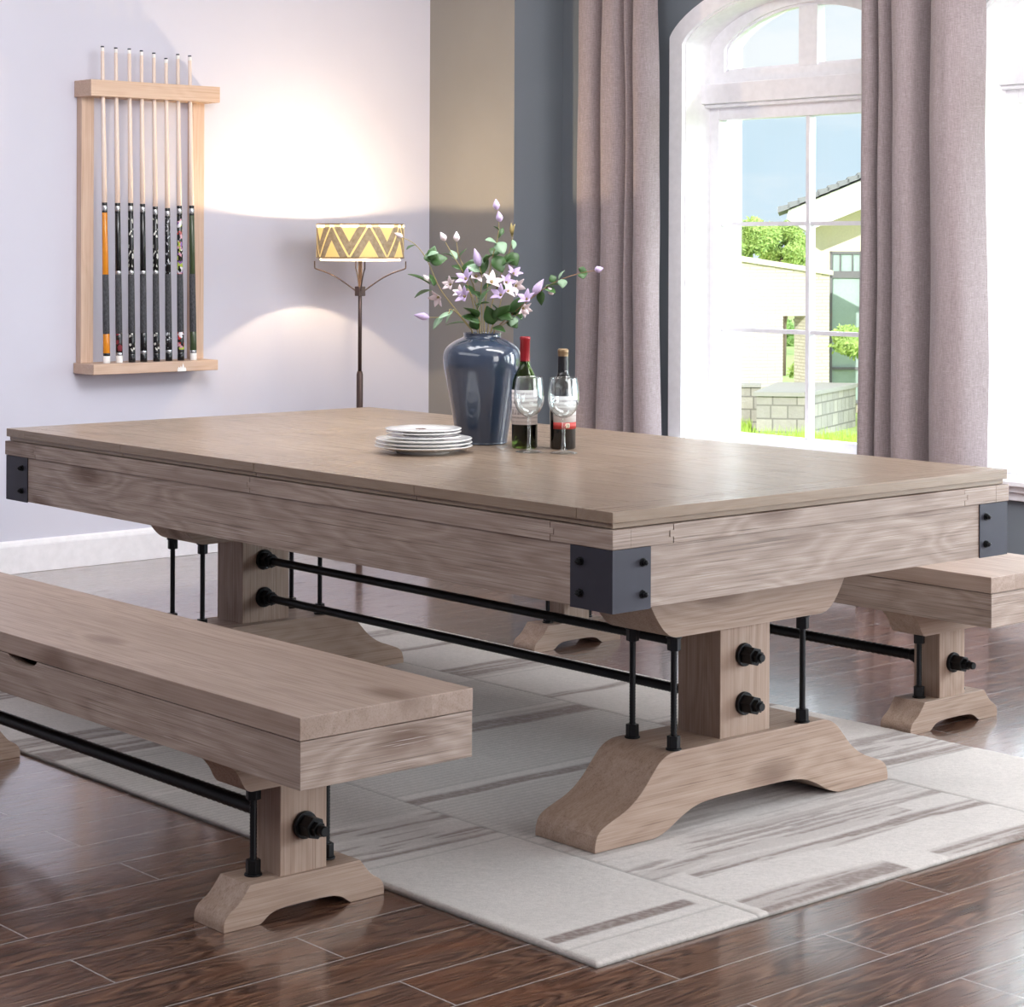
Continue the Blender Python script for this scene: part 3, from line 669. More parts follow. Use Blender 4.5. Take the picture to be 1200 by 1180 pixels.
cues = [('pool cue with orange forearm and white butt cap', 'cue_orange', 'cue_orange', 'cue_white', .03),
        ('pool cue with plain black forearm, dark red sleeve and white butt cap', 'cue_black', 'deco_red', 'cue_white', .03),
        ('pool cue with white scrollwork on black, beside the white capped dark red one', 'deco_white', 'deco_white', 'cue_black', .035),
        ('plain glossy black pool cue with one white star ring above its black cap', 'cue_black', 'cue_black', 'cue_black', .035),
        ('pool cue with white scrollwork sleeve, right of the plain black cue', 'deco_white', 'deco_white', 'cue_black', .035),
        ('shortest pool cue in the rack, black with fine white dashes', 'deco_stripe', 'deco_stripe', 'cue_black', .035),
        ('pool cue with coloured balls printed on its black forearm', 'deco_multi', 'deco_multi', 'cue_black', .035),
        ('pool cue with dark green forearm nearest the lamp side of the rack', 'cue_green', 'cue_green', 'cue_white', .03)]
for i, (lab, fa, sl, cap, ch) in enumerate(cues):
    z0 = .8565; c = thing('pool_cue', lab, 'pool cue', (-4.622, cy_b[i], z0), 'pool cues in the wall rack')
    A = Vector((-4.622, cy_b[i], z0)); Bv = Vector((-4.6405, cy_t[i], cz_t[i])); d = (Bv - A).normalized(); LT = (Bv - A).length
    R = lambda s: .0148 + (.0072 - .0148) * s / LT
    def seg(s0, s1, name, mat, grow=0.0):
        m = MB().cyl(d * s0, d * s1, R(s0) + grow, 20, R(s1) + grow); return m.build(name, mat, c, .0005)
    zj = jt[i] - z0
    seg(0, ch, 'butt_cap', M[cap]); seg(ch, ch + .012, 'ring', M['cue_silver' if i % 2 else 'cue_black'], .0002); seg(ch + .012, .122, 'butt_sleeve', M[sl]); seg(.122, .37, 'wrap', M['wrap'], .0003)
    f0 = .37
    if i in (1, 2, 3, 4): 
        seg(.37, .385, 'ring', M['cue_silver'], .0003); f0 = .385
    seg(f0, zj - .042, 'forearm', M[fa]); seg(zj - .042, zj - .034, 'ring', M['cue_black'], .0003); seg(zj - .034, zj - .012, 'joint_collar', M['cue_silver'], .0004)
    seg(zj - .012, zj, 'ring', M['cue_black'], .0002); seg(zj, LT - .022, 'shaft', M['shaft']); seg(LT - .022, LT - .006, 'ferrule', M['cue_white'], .0001); seg(LT - .006, LT, 'tip', M['cue_tip'])

# ------------------------------------------------------------------ floor lamp
LX, LY = -4.30, 2.597
LP = thing('floor_lamp', 'lit bronze floor lamp with zigzag drum shade near the corner', 'floor lamp', (LX, LY, 0)); 
def shade_mat():
    t = NT('zigzag_shade'); uv = t.n('TexCoord').outputs['UV']; s = t.n('SeparateXYZ'); t.l(uv, s.inputs[0])
    tri = t.math('PINGPONG', t.math('MULTIPLY', s.outputs[0], 14.0), 1.0)
    dd = t.math('SUBTRACT', tri, s.outputs[1])
    ad = t.math('ABSOLUTE', dd)
    band = t.math('MULTIPLY', t.rng(ad, .46, .50, 1, 0), t.rng(ad, .045, .075, 0, 1))
    n1 = t.noise(t.n('TexCoord').outputs['Object'], 60, 4)
    br = t.ramp(n1, [(0.3, lin('857b68')), (0.7, lin('b5ab98'))])
    ye = lin('fff8e0')
    a = t.t.nodes.new('ShaderNodeBsdfDiffuse'); t.l(t.mix(band, ye, br), a.inputs[0])
    b = t.t.nodes.new('ShaderNodeBsdfTranslucent'); t.l(t.mix(band, lin('fff7bc'), lin('958d80')), b.inputs[0])
    mx = t.t.nodes.new('ShaderNodeMixShader'); t.l(t.rng(band, 0, 1, .85, .22), mx.inputs[0]); t.l(a.outputs[0], mx.inputs[1]); t.l(b.outputs[0], mx.inputs[2]); t.l(mx.outputs[0], t.out.inputs[0])
    return t.m
def liner_mat():
    t = NT('white_shade_liner'); n1 = t.noise(t.n('TexCoord').outputs['Object'], 40, 2)
    c = t.mix(t.rng(n1, .3, .7), lin('fff6e2'), lin('fffaf0'))
    a = t.t.nodes.new('ShaderNodeBsdfDiffuse'); t.l(c, a.inputs[0]); b = t.t.nodes.new('ShaderNodeBsdfTranslucent'); t.l(c, b.inputs[0])
    mx = t.t.nodes.new('ShaderNodeMixShader'); mx.inputs[0].default_value = .7; t.l(a.outputs[0], mx.inputs[1]); t.l(b.outputs[0], mx.inputs[2]); t.l(mx.outputs[0], t.out.inputs[0]); return t.m
n = 96; me = bpy.data.meshes.new('lamp_shade'); vs = []; R0 = .192
for z in (1.298, 1.444):
    for i in range(n): a = 2 * PI * i / n; vs.append((R0 * math.cos(a), R0 * math.sin(a), z))
me.from_pydata(vs, [], [(i, (i + 1) % n, n + (i + 1) % n, n + i) for i in range(n)]); uvl = me.uv_layers.new(name='UVMap')
for p in me.polygons:
    p.use_smooth = True
    for li in p.loop_indices:
        vi = me.loops[li].vertex_index; u = (vi % n) / n
        if p.index == n - 1 and vi % n == 0: u = 1.0
        uvl.data[li].uv = (u, 0 if vi < n else 1)
me.materials.append(shade_mat()); so = bpy.data.objects.new('lamp_shade', me); C.objects.link(so); so.parent = LP
MB().lathe([(.1765, 1.284), (.1765, 1.43)], (0, 0, 0), 64, cap=False).build('shade_liner', liner_mat(), LP)
for z in (1.298, 1.444):
    MB().lathe([(R0 + .0012, z - .003), (R0 + .0012, z + .003), (R0 - .001, z + .003), (R0 - .001, z - .003), (R0 + .0012, z - .003)], (0, 0, 0), 96, cap=False).build('shade_hoop', M['capsule_gold'], so)
MB().cyl((0, 0, .79), (0, 0, 1.295), .0085).build('pole', M['bronze'], LP)
MB().lathe([(.0145, .02), (.0145, .785), (.011, .80)], (0, 0, 0), 24).build('lower_pole', M['bronze'], LP)
MB().lathe([(.15, 0), (.15, .012), (.12, .022), (.03, .03), (.016, .04)], (0, 0, 0), 48).build('base', M['bronze'], LP)
MB().box(-.017, .017, -.017, .017, 1.13, 1.172).build('arm_hub', M['bronze'], LP, .002)
rx = math.atan2(RT.y, RT.x)
for k in range(4):
    a = rx + k * PI / 2 + .0 + (0.17 if k in (1, 3) else 0)
    pr = [(.015, 1.15), (.05, 1.176), (.09, 1.204), (.13, 1.226), (.17, 1.241), (.198, 1.25), (.2, 1.254), (.2, 1.283)]
    MB().tube([(r * math.cos(a), r * math.sin(a), z) for r, z in smooth_pts(pr, 1)], .003, 8).build('arm', M['bronze'], LP)
for k in range(3):
    a = rx + k * 2 * PI / 3 + .5
    MB().cyl((.0, .0, 1.29), (R0 * math.cos(a), R0 * math.sin(a), 1.30), .002).build('spider', M['bronze'], LP)
MB().lathe([(.013, 1.295), (.015, 1.33), (.012, 1.35)], (0, 0, 0), 20).build('bulb_socket', M['bronze'], LP)
t = NT('lit_bulb'); em = t.n('Emission'); bl = t.n('Blackbody'); bl.inputs[0].default_value = 2700; t.l(bl.outputs[0], em.inputs[0]); em.inputs[1].default_value = 12; t.l(em.outputs[0], t.out.inputs[0])
MB().lathe([(.008, 1.35), (.016, 1.365), (.022, 1.385), (.02, 1.402), (.010, 1.413), (.001, 1.415)], (0, 0, 0), 20).build('light_bulb', t.m, LP)
def light(kind, name, loc, energy, color, **kw):
    ld = bpy.data.lights.new(name, kind); ld.energy = energy; ld.color = color
    tgt = kw.pop('target', None)
    for k, v in kw.items(): setattr(ld, k, v)
    o = bpy.data.objects.new(name, ld); C.objects.link(o); o.location = loc
    if tgt is not None: o.rotation_euler = (Vector(tgt) - Vector(loc)).to_track_quat('-Z', 'Y').to_euler()
    return o
light('POINT', 'bulb_light_upper', (LX, LY, 1.42), 33.0, (1, .77, .47), shadow_soft_size=.012)
light('POINT', 'bulb_light_lower', (LX, LY, 1.36), 16.0, (1, .76, .50), shadow_soft_size=.012)

# ------------------------------------------------------------------ things on the table
def solid(prof, mat, name, parent, n=56, smooth=True):
    return MB().lathe(prof, (0, 0, 0), n, cap=False, smooth=smooth).build(name, mat, parent)
def curve(pr, it=2): return smooth_pts(pr, it)
# vase
VC = Vector((-1.355, .796, .8)); v = thing('vase', 'large glossy blue grey vase holding the flower stems', 'vase', VC)
outer = [(.0, .001), (.066, .0), (.071, .004), (.0765, .04), (.085, .095), (.094, .145), (.1015, .188), (.1075, .215), (.109, .237), (.107, .254), (.099, .27), (.082, .283), (.064, .292), (.0525, .2965), (.0512, .302), (.0525, .3085)]
inner = [(.0495, .309), (.0475, .302), (.049, .294), (.075, .278), (.100, .25), (.101, .22), (.09, .16), (.07, .04), (.0, .02)]
solid(outer[:3] + curve(outer[2:], 2) + inner, M['vase'], 'vase_body', v, 96)
# bottles
def bottle(pos, label, body, h, cap, kind, rot):
    b = thing('wine_bottle', label, 'wine bottle', pos); R = .0352
    if kind == 1:
        pr = [(.001, .008), (.02, .002), (.031, 0), (R, .004), (R, .165), (.033, .185), (.024, .207), (.0155, .222), (.0135, .24), (.0132, .295), (.0145, .297), (.0145, .303), (.011, h)]
        inn = [(.009, h), (.009, .24), (.011, .222), (.02, .204), (.029, .183), (.0318, .165), (.0318, .007), (.001, .012)]
        solid(pr + inn, M['green_glass'], 'bottle_body', b); solid([(.001, .0125), (.0312, .0085), (.0312, .163), (.0286, .181), (.001, .182)], M['wine'], 'wine', b)
        solid([(.0137, .236), (.0137, .295), (.0148, .2965), (.0148, .3025), (.013, .3045), (.001, .305)], M[cap], 'capsule', b)
        rows = [(.150, .0035, .8), (.138, .002, .6), (.126, .004, .8), (.112, .002, .6), (.1, .008, .7), (.085, .0025, .7), (.074, .0015, .5)]; z0, z1 = .066, .16; am = 1.5
        lm = label_mat('cream_wine_label', 'e4dcda', '5a4a4a', rows)
    else:
        pr = [(.001, .008), (.02, .002), (.031, 0), (R, .004), (R, .155), (.033, .172), (.025, .188), (.016, .2), (.0142, .215), (.014, .268), (.012, h), (.001, h)]
        solid(pr, M['dark_glass'], 'bottle_body', b); solid([(.0145, .205), (.0142, .252), (.0142, .2525)], M['capsule_black'], 'capsule', b)
        solid([(.0146, .252), (.0146, .262), (.0150, .263), (.0150, .2695), (.012, .2725), (.001, .273)], M[cap], 'capsule_top', b)
        rows = [(.132, .003, .8), (.121, .0025, .6), (.108, .006, .7), (.092, .002, .5)]; z0, z1 = .074, .145; am = 1.15
        lm = label_mat('white_wine_label', 'ebe6e6', '6a5a5c', rows)
    def wrap(z0, z1, a0, a1, mat, name, rr):
        n = 28; vs = []
        for z in (z0, z1):
            for i in range(n + 1): a = a0 + (a1 - a0) * i / n; vs.append((rr * math.cos(a), rr * math.sin(a), z))
        ob = MB().add(vs, [(i, i + 1, n + 2 + i, n + 1 + i) for i in range(n)], True).build(name, mat, b)
        sm = ob.modifiers.new('thick', 'SOLIDIFY'); sm.thickness = .0003; return ob
    wrap(z0, z1, rot - am, rot + am, lm, 'label', R + .0005)
    if kind == 2:
        wrap(.056, .074, rot - am, rot + am, plain('red_label_band', 'b3342e', .5), 'label_band', R + .0006)
        wrap(.059, .0715, rot - .12, rot + .18, plain('cream_band_square', 'e9dfc8', .5), 'number_square', R + .0009)
        a = rot + .03   # the figure 9 on the band
        rr = R + .0013; P = lambda da, z: (rr * math.cos(a + da), rr * math.sin(a + da), z)
        MB().tube([P(.07 * math.cos(q), .0675 + .0022 * math.sin(q)) for q in [2 * PI * i / 12 for i in range(13)]] , .0005, 6).tube([P(.07, .0675), P(.065, .064), P(.03, .0615), P(-.03, .061)], .0005, 6).build('figure_nine', plain('label_ink', '3a2020', .6), b)
    return b
tocam = lambda p: math.atan2(CAM.y - p.y, CAM.x - p.x)
p1 = Vector((-1.172, .794, .8)); bottle(p1, 'green wine bottle with red neck foil and cream label, beside the vase', None, .304, 'capsule_red', 1, tocam(p1) - .15)
p2 = Vector((-1.092, .862, .8)); bottle(p2, 'shorter black wine bottle with bronze topped neck and red banded white label', None, .272, 'capsule_gold', 2, tocam(p2) + .35)
def wine_glass(pos, label, s=1.0):
    g = thing('wine_glass', label, 'wine glass', pos, 'empty wine glasses in front of the bottles')
    bo_ = curve([(.0045, .094), (.012, .0955), (.026, .104), (.0365, .121), (.0408, .142), (.0398, .168), (.0348, .201)], 2)
    bi = [(r - .0011, z + (.0012 if i < 6 else 0)) for i, (r, z) in enumerate(bo_)]
    pr = [(.0005, .0), (.034, 0), (.036, .001), (.034, .0022), (.012, .006), (.006, .012), (.0042, .03), (.0038, .08), (.0045, .094)] + bo_[1:] + [(.0343, .2016)] + bi[::-1][1:] + [(.0005, .0965)]
    solid([(r * s, z) for r, z in pr], M['thin_glass'], 'glass_body', g, 48); return g
wine_glass((-1.078, .726, .8), 'empty stemmed wine glass in front of the red foil bottle')
wine_glass((-.999, .779, .8), 'empty stemmed wine glass in front of the black bottle', 1.03)
# plates
PC = Vector((-1.25, .505, .8))
labs = ['lowest of the large white plates, resting on the table', 'large white plate in the middle of the three large ones', 'uppermost large white plate under the small plates',
        'lowest small white plate resting on the large ones', 'small white plate directly under the topmost plate', 'topmost small white plate with a brown printed crest']
zz = [0, .0095, .019, .0335, .0455, .0530]; rr = [.130, .129, .128, .100, .1005, .1015]
zb = 0
for i in range(6):
    p = thing('dinner_plate' if i < 3 else 'side_plate', labs[i], 'plate', PC + Vector((random.uniform(-.002, .002), random.uniform(-.002, .002), zz[i])), 'white plates stacked by the vase')
    r = rr[i]; h = .018 if i < 3 else .010; f = .072 if i < 3 else .055
    pr = [(.001, .003), (f - .004, .003), (f - .003, 0), (f, 0), (f + .002, .004), (r * .8, h * .62), (r, h), (r + .0008, h + .0012), (r, h + .0026), (r * .8, h * .62 + .003), (f + .002, .0068), (f - .004, .006), (.001, .006)]
    solid(pr, M['porcelain'], 'plate_body', p, 72)
    if i == 5:
        m = MB()
        for q in range(5):
            a = q * 2 * PI / 5; m.tube([(-.035 + .011 * math.cos(a + t_), .02 + .011 * math.sin(a + t_) + .004 * math.sin(3 * t_), .0066) for t_ in [k * .3 for k in range(8)]], .0007, 5)
        m.build('printed_crest', plain('brown_print', '5a3c2c', .5), p)

# ------------------------------------------------------------------ flowers
DV = (VC - CAM).dot(fw)
def FP(u, v_, dd=0.0): return bearing(u, v_, DV + dd)
def leaf_mesh(base, tip, width, up, fold=.25, n=7):
    base = Vector(base); tip = Vector(tip); d = tip - base; Ln = d.length; d.normalize(); side = d.cross(up)
    if side.length < 1e-3: side = d.orthogonal()
    side.normalize(); nrm = side.cross(d); vs = []; 
    for i in range(n + 1):
        t = i / n; w = width * math.sin(PI * min(1, t * .96 + .02)) ** .8 * (1.15 - .5 * t); c = base + d * Ln * t - nrm * (Ln * .18 * t * t)
        vs += [c - side * w + nrm * w * fold, c, c + side * w + nrm * w * fold]
    fs = []
    for i in range(n): fs += [(3 * i, 3 * i + 1, 3 * i + 4, 3 * i + 3), (3 * i + 1, 3 * i + 2, 3 * i + 5, 3 * i + 4)]
    return MB().add(vs, fs, True)
def addleaf(parent, o0, base, tip, w, mat, name='leaf'):
    base = Vector(base); tip = Vector(tip); up = (Vector((0, 0, 1)) + Vector((random.uniform(-.7, .7), random.uniform(-.7, .7), 0)) - fw * .5).normalized()
    mb = leaf_mesh(base - o0, tip - o0, w, up); ob = mb.build(name, M[mat], parent); sm = ob.modifiers.new('thick', 'SOLIDIFY'); sm.thickness = .0006; return ob
def bud(parent, o0, base, tip, r, mat='petal'):
    base = Vector(base) - o0; tip = Vector(tip) - o0; d = tip - base; Ln = d.length
    mb = MB().lathe([(r * .25, 0), (r * .8, Ln * .18), (r, Ln * .38), (r * .75, Ln * .62), (r * .35, Ln * .85), (r * .05, Ln)], base, 12, d); ob = mb.build('bud', M[mat], parent)
    return ob
def bloom(parent, o0, c, d, s, mat='petal', k=5):
    c = Vector(c) - o0; d = Vector(d).normalized(); a = d.orthogonal().normalized(); b = d.cross(a); mb = MB()
    for i in range(k):
        t = 2 * PI * i / k + random.random() * .4; out = a * math.cos(t) + b * math.sin(t)
        lm = leaf_mesh(c, c + d * s * .75 + out * s * .75, s * .3, d, .3, 6); mb.add(lm.v, lm.f, True)
    ob = mb.build('bloom', M[mat], parent); sm = ob.modifiers.new('thick', 'SOLIDIFY'); sm.thickness = .0005
    MB().lathe([(s * .08, 0), (s * .14, s * .15), (s * .05, s * .35)], c, 8, d).build('bloom_heart', M['stem'], parent); return ob
K = 1 / 417.0
def stem(label, pts, leaves, buds, blooms, r=.0018, mat='stem'):
    """pts in photo bearings with depth offsets; the first lies inside the vase neck"""
    P = [FP(*p) for p in pts]; inner_ = VC + Vector(((P[0].x - VC.x) * .2, (P[0].y - VC.y) * .2, .06)); base = VC + Vector((0, 0, .03))
    o0 = P[0].copy(); s = thing('flower_stem', label, 'flower stem', o0, 'stems of the arrangement in the vase')
    pp = [inner_] + P; pts2 = [p - o0 for p in pp]
    # round the path
    for _ in range(2):
        q = [pts2[0]]
        for a, b in zip(pts2, pts2[1:]): q += [a.lerp(b, .25), a.lerp(b, .75)]
        pts2 = q + [pts2[-1]]
    MB().tube(pts2, r, 8, r * .55).build('stalk', M[mat], s)
    for (bu, bv, bd, tu, tv, td, w, m_) in leaves: addleaf(s, o0, FP(bu, bv, bd), FP(tu, tv, td), w * K * 1.3, m_)
    for (bu, bv, tu, tv, dd, r_, m_) in buds: bud(s, o0, FP(bu, bv, dd), FP(tu, tv, dd), r_ * K, m_)
    for (cu, cv, du, dv, dd, s_, m_) in blooms:
        c = FP(cu, cv, dd); d = FP(cu + du, cv + dv, dd - .02 ) - c; bloom(s, o0, c, d, s_ * K, m_)
stem('arching left stem whose tip crosses the lamp shade', [(555, 389, 0), (548, 380, -.01), (530, 358, -.02), (514, 337, -.03), (503, 309, -.03), (494, 294, -.02), (483, 283, -.01), (470, 278, 0)],
     [(505, 334, -.03, 481, 317, -.05, 8, 'leaf'), (506, 340, -.03, 485, 345, -.05, 7, 'leaf'), (508, 335, -.03, 505, 320, -.02, 6, 'leaf'), (504, 307, -.03, 500, 296, -.02, 5, 'leaf'), (505, 308, -.03, 523, 301, -.04, 7, 'leaf'),
      (504, 305, -.03, 509, 288, -.03, 5, 'leaf'), (487, 287, -.01, 476, 290, -.03, 4.5, 'leaf'), (532, 362, -.02, 520, 377, -.03, 3.5, 'leaf2'), (545, 378, 0, 522, 377, .01, 4, 'leaf'), (500, 300, -.03, 512, 294, -.05, 4, 'leaf2')],
     [(472, 278, 462, 273, 0, 3, 'petal2'), (504, 331, 496, 322, -.03, 4, 'petal2')], [(515, 347, -8, 6, -.04, 13, 'petal2')])
stem('low side stem with a lilac bud reaching left of the vase', [(556, 389, -.01), (548, 382, -.02), (536, 366, -.04), (526, 361, -.05), (527, 368, -.06), (516, 372, -.06), (503, 372, -.06)],
     [(519, 371, -.06, 506, 384, -.07, 4.5, 'leaf2'), (530, 366, -.05, 513, 371, -.08, 3, 'leaf2')], [(503, 372, 485, 369, -.06, 4.5, 'petal')], [])
stem('stem ending in the left twin pointed white buds', [(560, 389, .02), (558, 370, .02), (550, 340, .03), (543, 318, .03), (531, 300, .03), (522, 284, .03)],
     [(530, 300, .03, 518, 295, .02, 3.5, 'leaf'), (535, 304, .03, 528, 292, .04, 3.5, 'leaf2'), (546, 326, .03, 552, 304, .02, 7, 'leaf'), (541, 316, .03, 530, 310, .03, 4, 'leaf'), (544, 330, .03, 524, 322, .02, 5, 'leaf')],
     [(522, 282, 516, 272, .03, 4, 'petal2')], [(547, 328, -6, -7, .0, 14, 'petal'), (529, 334, -7, -3, .02, 11, 'petal2')])
stem('thin stem carrying the right twin pointed white bud', [(562, 389, .03), (561, 365, .03), (556, 335, .04), (545, 315, .04), (537, 300, .04), (535, 284, .04)],
     [(538, 302, .04, 545, 290, .04, 3.5, 'leaf'), (556, 345, .03, 546, 333, .02, 6, 'leaf'), (557, 332, .04, 566, 318, .03, 5, 'leaf2')], [(535, 283, 535, 271, .04, 4, 'petal2')], [(557, 325, 4, -7, .02, 15, 'petal2')])
stem('tall central stem topped by two stacked lilac buds', [(568, 389, 0), (567, 370, 0), (571, 335, 0), (577, 300, .0), (583, 282, 0), (585, 262, 0), (583, 247, 0)],
     [(582, 285, 0, 570, 279, -.02, 6, 'leaf2'), (583, 284, 0, 591, 296, -.02, 7, 'leaf2'), (578, 298, 0, 566, 306, .02, 8, 'leaf'), (579, 300, 0, 590, 318, -.01, 8, 'leaf'), (584, 279, 0, 588, 272, 0, 3.5, 'leaf'), (585, 270, 0, 579, 264, 0, 2.5, 'leaf'),
      (572, 330, 0, 582, 318, .02, 7, 'leaf'), (577, 300, 0, 584, 288, .03, 6, 'leaf'), (590, 312, .01, 601, 303, 0, 8, 'leaf'), (586, 276, 0, 590, 266, .01, 2.5, 'leaf')],
     [(582, 246, 581, 233, 0, 4.2, 'petal'), (586, 260, 584, 247, 0, 4.4, 'petal')], [(575, 332, 5, -8, -.03, 15, 'petal2')])
stem('upright stem with a drooping leaf tip on the right of the tall buds', [(571, 389, .02), (575, 360, .03), (586, 325, .03), (596, 298, .03), (600, 284, .03), (600, 272, .03)],
     [(601, 281, .03, 603, 292, .02, 4, 'leaf2'), (600, 278, .03, 601, 262, .03, 3, 'stem'), (597, 297, .03, 606, 311, .02, 7, 'leaf'), (592, 307, .03, 600, 294, .04, 4, 'leaf'), (580, 345, .03, 593, 333, .02, 7, 'leaf'), (576, 366, .02, 590, 374, 0, 7, 'leaf')],
     [(600, 275, 599, 261, .03, 2.6, 'stem')], [(592, 332, 7, -6, .0, 13, 'petal'), (601, 322, 5, -10, .02, 12, 'petal'), (603, 334, 8, 4, 0, 13, 'petal2')])
stem('short middle stem with a broad dark leaf and open blooms', [(563, 389, -.03), (562, 375, -.04), (559, 360, -.05), (553, 346, -.06), (548, 338, -.06)],
     [(560, 363, -.05, 568, 338, -.08, 9, 'leaf'), (560, 372, -.04, 545, 357, -.07, 8, 'leaf'), (562, 378, -.04, 543, 368, -.06, 7, 'leaf'), (557, 358, -.05, 573, 352, -.03, 7, 'leaf'), (560, 386, -.03, 552, 372, -.05, 6, 'leaf')],
     [], [(546, 348, -8, -4, -.07, 13, 'petal'), (540, 344, -6, -7, -.05, 10, 'petal2')])
stem('middle stem with a single tall purple bud', [(565, 389, .01), (565, 370, .01), (563, 345, .01), (565, 325, .01), (562, 312, .01)],
     [(565, 352, .01, 556, 340, .0, 6, 'leaf'), (565, 340, .01, 577, 330, 0, 6, 'leaf'), (563, 318, .01, 548, 310, .01, 7, 'leaf2'), (564, 322, .01, 570, 296, .03, 5, 'leaf')], [(562, 312, 556, 291, .01, 5.2, 'petal')], [])
stem('short right stem with cream blooms above the vase neck', [(574, 389, -.02), (580, 375, -.03), (586, 358, -.04), (588, 347, -.04)],
     [(580, 377, -.03, 596, 354, -.06, 8, 'leaf'), (578, 380, -.03, 571, 360, -.05, 7, 'leaf'), (583, 368, -.03, 600, 372, -.06, 6, 'leaf'), (584, 366, -.04, 578, 355, -.05, 6, 'leaf'), (577, 384, -.03, 592, 386, -.05, 6, 'leaf')],
     [], [(588, 347, -6, -8, -.05, 14, 'petal'), (594, 342, 8, -6, -.03, 12, 'petal2')])
stem('long right stem ending in a small lilac bud over the curtain', [(577, 389, .0), (585, 381, 0), (600, 368, -.01), (622, 350, -.02), (640, 336, -.02), (660, 326, -.02), (680, 320, -.01), (697, 317, 0)],
     [(600, 369, -.01, 613, 348, -.02, 7, 'leaf'), (604, 364, -.01, 612, 373, -.03, 6, 'leaf'), (638, 338, -.02, 651, 341, -.04, 6, 'leaf'), (635, 341, -.02, 633, 357, -.03, 5, 'leaf'), (640, 336, -.02, 655, 331, 0, 7, 'leaf'), (655, 328, -.02, 660, 316, -.02, 5, 'leaf2'),
      (658, 327, -.02, 660, 337, -.03, 5, 'leaf2'), (681, 320, -.01, 685, 313, -.01, 6, 'leaf'), (681, 320, -.01, 684, 326, -.02, 5, 'leaf'), (596, 373, -.01, 606, 383, -.03, 6, 'leaf'), (650, 331, -.02, 645, 322, -.01, 4, 'leaf')],
     [(697, 317, 707, 314, 0, 4.2, 'petal'), (625, 345, 637, 327, -.03, 5, 'petal'), (648, 345, 642, 336, -.02, 4, 'petal2')], [(618, 352, -4, -8, -.03, 13, 'petal'), (612, 360, 7, 6, -.03, 12, 'petal2')], mat='stem2')
stem('second long right stem lying just under the longest one', [(575, 389, -.01), (590, 380, -.02), (603, 371, -.03), (612, 363, -.03)], [(603, 371, -.03, 599, 381, -.05, 5, 'leaf2'), (607, 367, -.03, 592, 364, -.03, 6, 'leaf')], [(612, 363, 620, 368, -.03, 4, 'petal2')], [])

# ------------------------------------------------------------------ outside the windows
GZ = -1.5
def gtex(name, a, b, sc, rough=.9):
    t = NT(name); co = t.n('TexCoord').outputs['Object']; n1 = t.noise(co, sc, 4, .7)
    t.bsdf(t.ramp(n1, [(.3, lin(a)), (.7, lin(b))]), rough, bump=n1, bstr=.5, bdist=.02); return t.m
def stone(name, a, b, mort, w, h, sc=1.0):
    t = NT(name); tc = t.n('TexCoord').outputs['Generated']; co = t.n('TexCoord').outputs['Object']
    s = t.n('SeparateXYZ'); t.l(co, s.inputs[0]); cx = t.n('CombineXYZ'); t.l(t.math('ADD', s.outputs[0], s.outputs[1]), cx.inputs[0]); t.l(s.outputs[2], cx.inputs[1])
    br = t.n('TexBrick', offset=.4, squash=.7, squash_frequency=3); t.l(cx.outputs[0], br.inputs['Vector'])
    for k, v_ in (('Scale', 1.0), ('Mortar Size', .012), ('Brick Width', w), ('Row Height', h), ('Bias', 0.)): br.inputs[k].default_value = v_
    br.inputs['Color1'].default_value = lin(a); br.inputs['Color2'].default_value = lin(b); br.inputs['Mortar'].default_value = lin(mort)
    n1 = t.noise(co, 14 * sc, 4, .7); c = t.mix(t.rng(n1, .3, .75, 0, .35), br.outputs['Color'], lin(mort))
    t.bsdf(c, .9, bump=t.math('ADD', n1, br.outputs['Fac']), bstr=.6, bdist=.03); return t.m
M['lawn'] = gtex('lawn_green', '8fa45c', 'b4c27a', 6)
M['grass'] = plain('grass_blades', 'b6d458', .8)
M['fol'] = gtex('tree_leaves', '7f9c48', 'b4c670', 3.0); M['fol2'] = gtex('bush_leaves', '6f9450', '98b468', 3.0)
M['ledge'] = stone('ledge_stone', 'ece5d8', 'e3dacb', 'cec3b2', .32, .055); M['block'] = stone('block_stone', 'a7a09a', 'beb5ab', '86807a', .36, .2, .6)
M['cap'] = plain('stone_cap', 'a8a29c', .8); M['siding'] = plain('white_siding', 'efece4', .7); M['extglass'] = plain('pale_window_glass', 'b9cdc8', .1)
struct(MB().box(-120, 120, YO + .05, 160, GZ - .2, GZ).build('ground', M['lawn']), 'sunlit green lawn outside the windows', 'lawn')
E0 = bearing(930, 288, 35); EM = Matrix.Translation((E0.x, E0.y, 0)) @ Matrix.Rotation(YAW - math.atan(330 / F), 4, 'Z')   # local x to the right, y away
def ez(v_, d): return CAM.z - (v_ - PY - 0.0039 * 0) * d / F
def ex(u, d): return (u - 930) * d / F
def house_obj(name, label, cat, yaw=0.0): 
    o = thing(name, label, cat); o.matrix_world = EM @ Matrix.Rotation(yaw, 4, 'Z'); return o
# free-standing ledge stone wall with an opening
sw = house_obj('garden_wall', 'cream ledge stone garden wall with a square opening and sloping cap', 'wall', .4); sw['kind'] = 'thing'
def eprism(poly, y0, y1, name, mat, parent, d, bevel=0):
    return MB().prism([(ex(u, d) * (1.086 if parent is sw else 1), ez(v_, d)) for u, v_ in poly], 1, y0, y1).build(name, mat, parent, bevel)
eprism([(800, 500), (800, 294), (918, 311), (918, 500)], 0, .5, 'stone_panel', M['ledge'], sw, 35)
eprism([(918, 369), (918, 311), (945, 315.5), (945, 369)], 0, .5, 'lintel_panel', M['ledge'], sw, 35)
eprism([(945, 500), (945, 315.5), (972, 320), (972, 500)], 0, .5, 'stone_panel', M['ledge'], sw, 35)
eprism([(798, 294.5), (798, 288), (974, 315.5), (974, 321)], -.08, .6, 'coping', M['cream'], sw, 35)
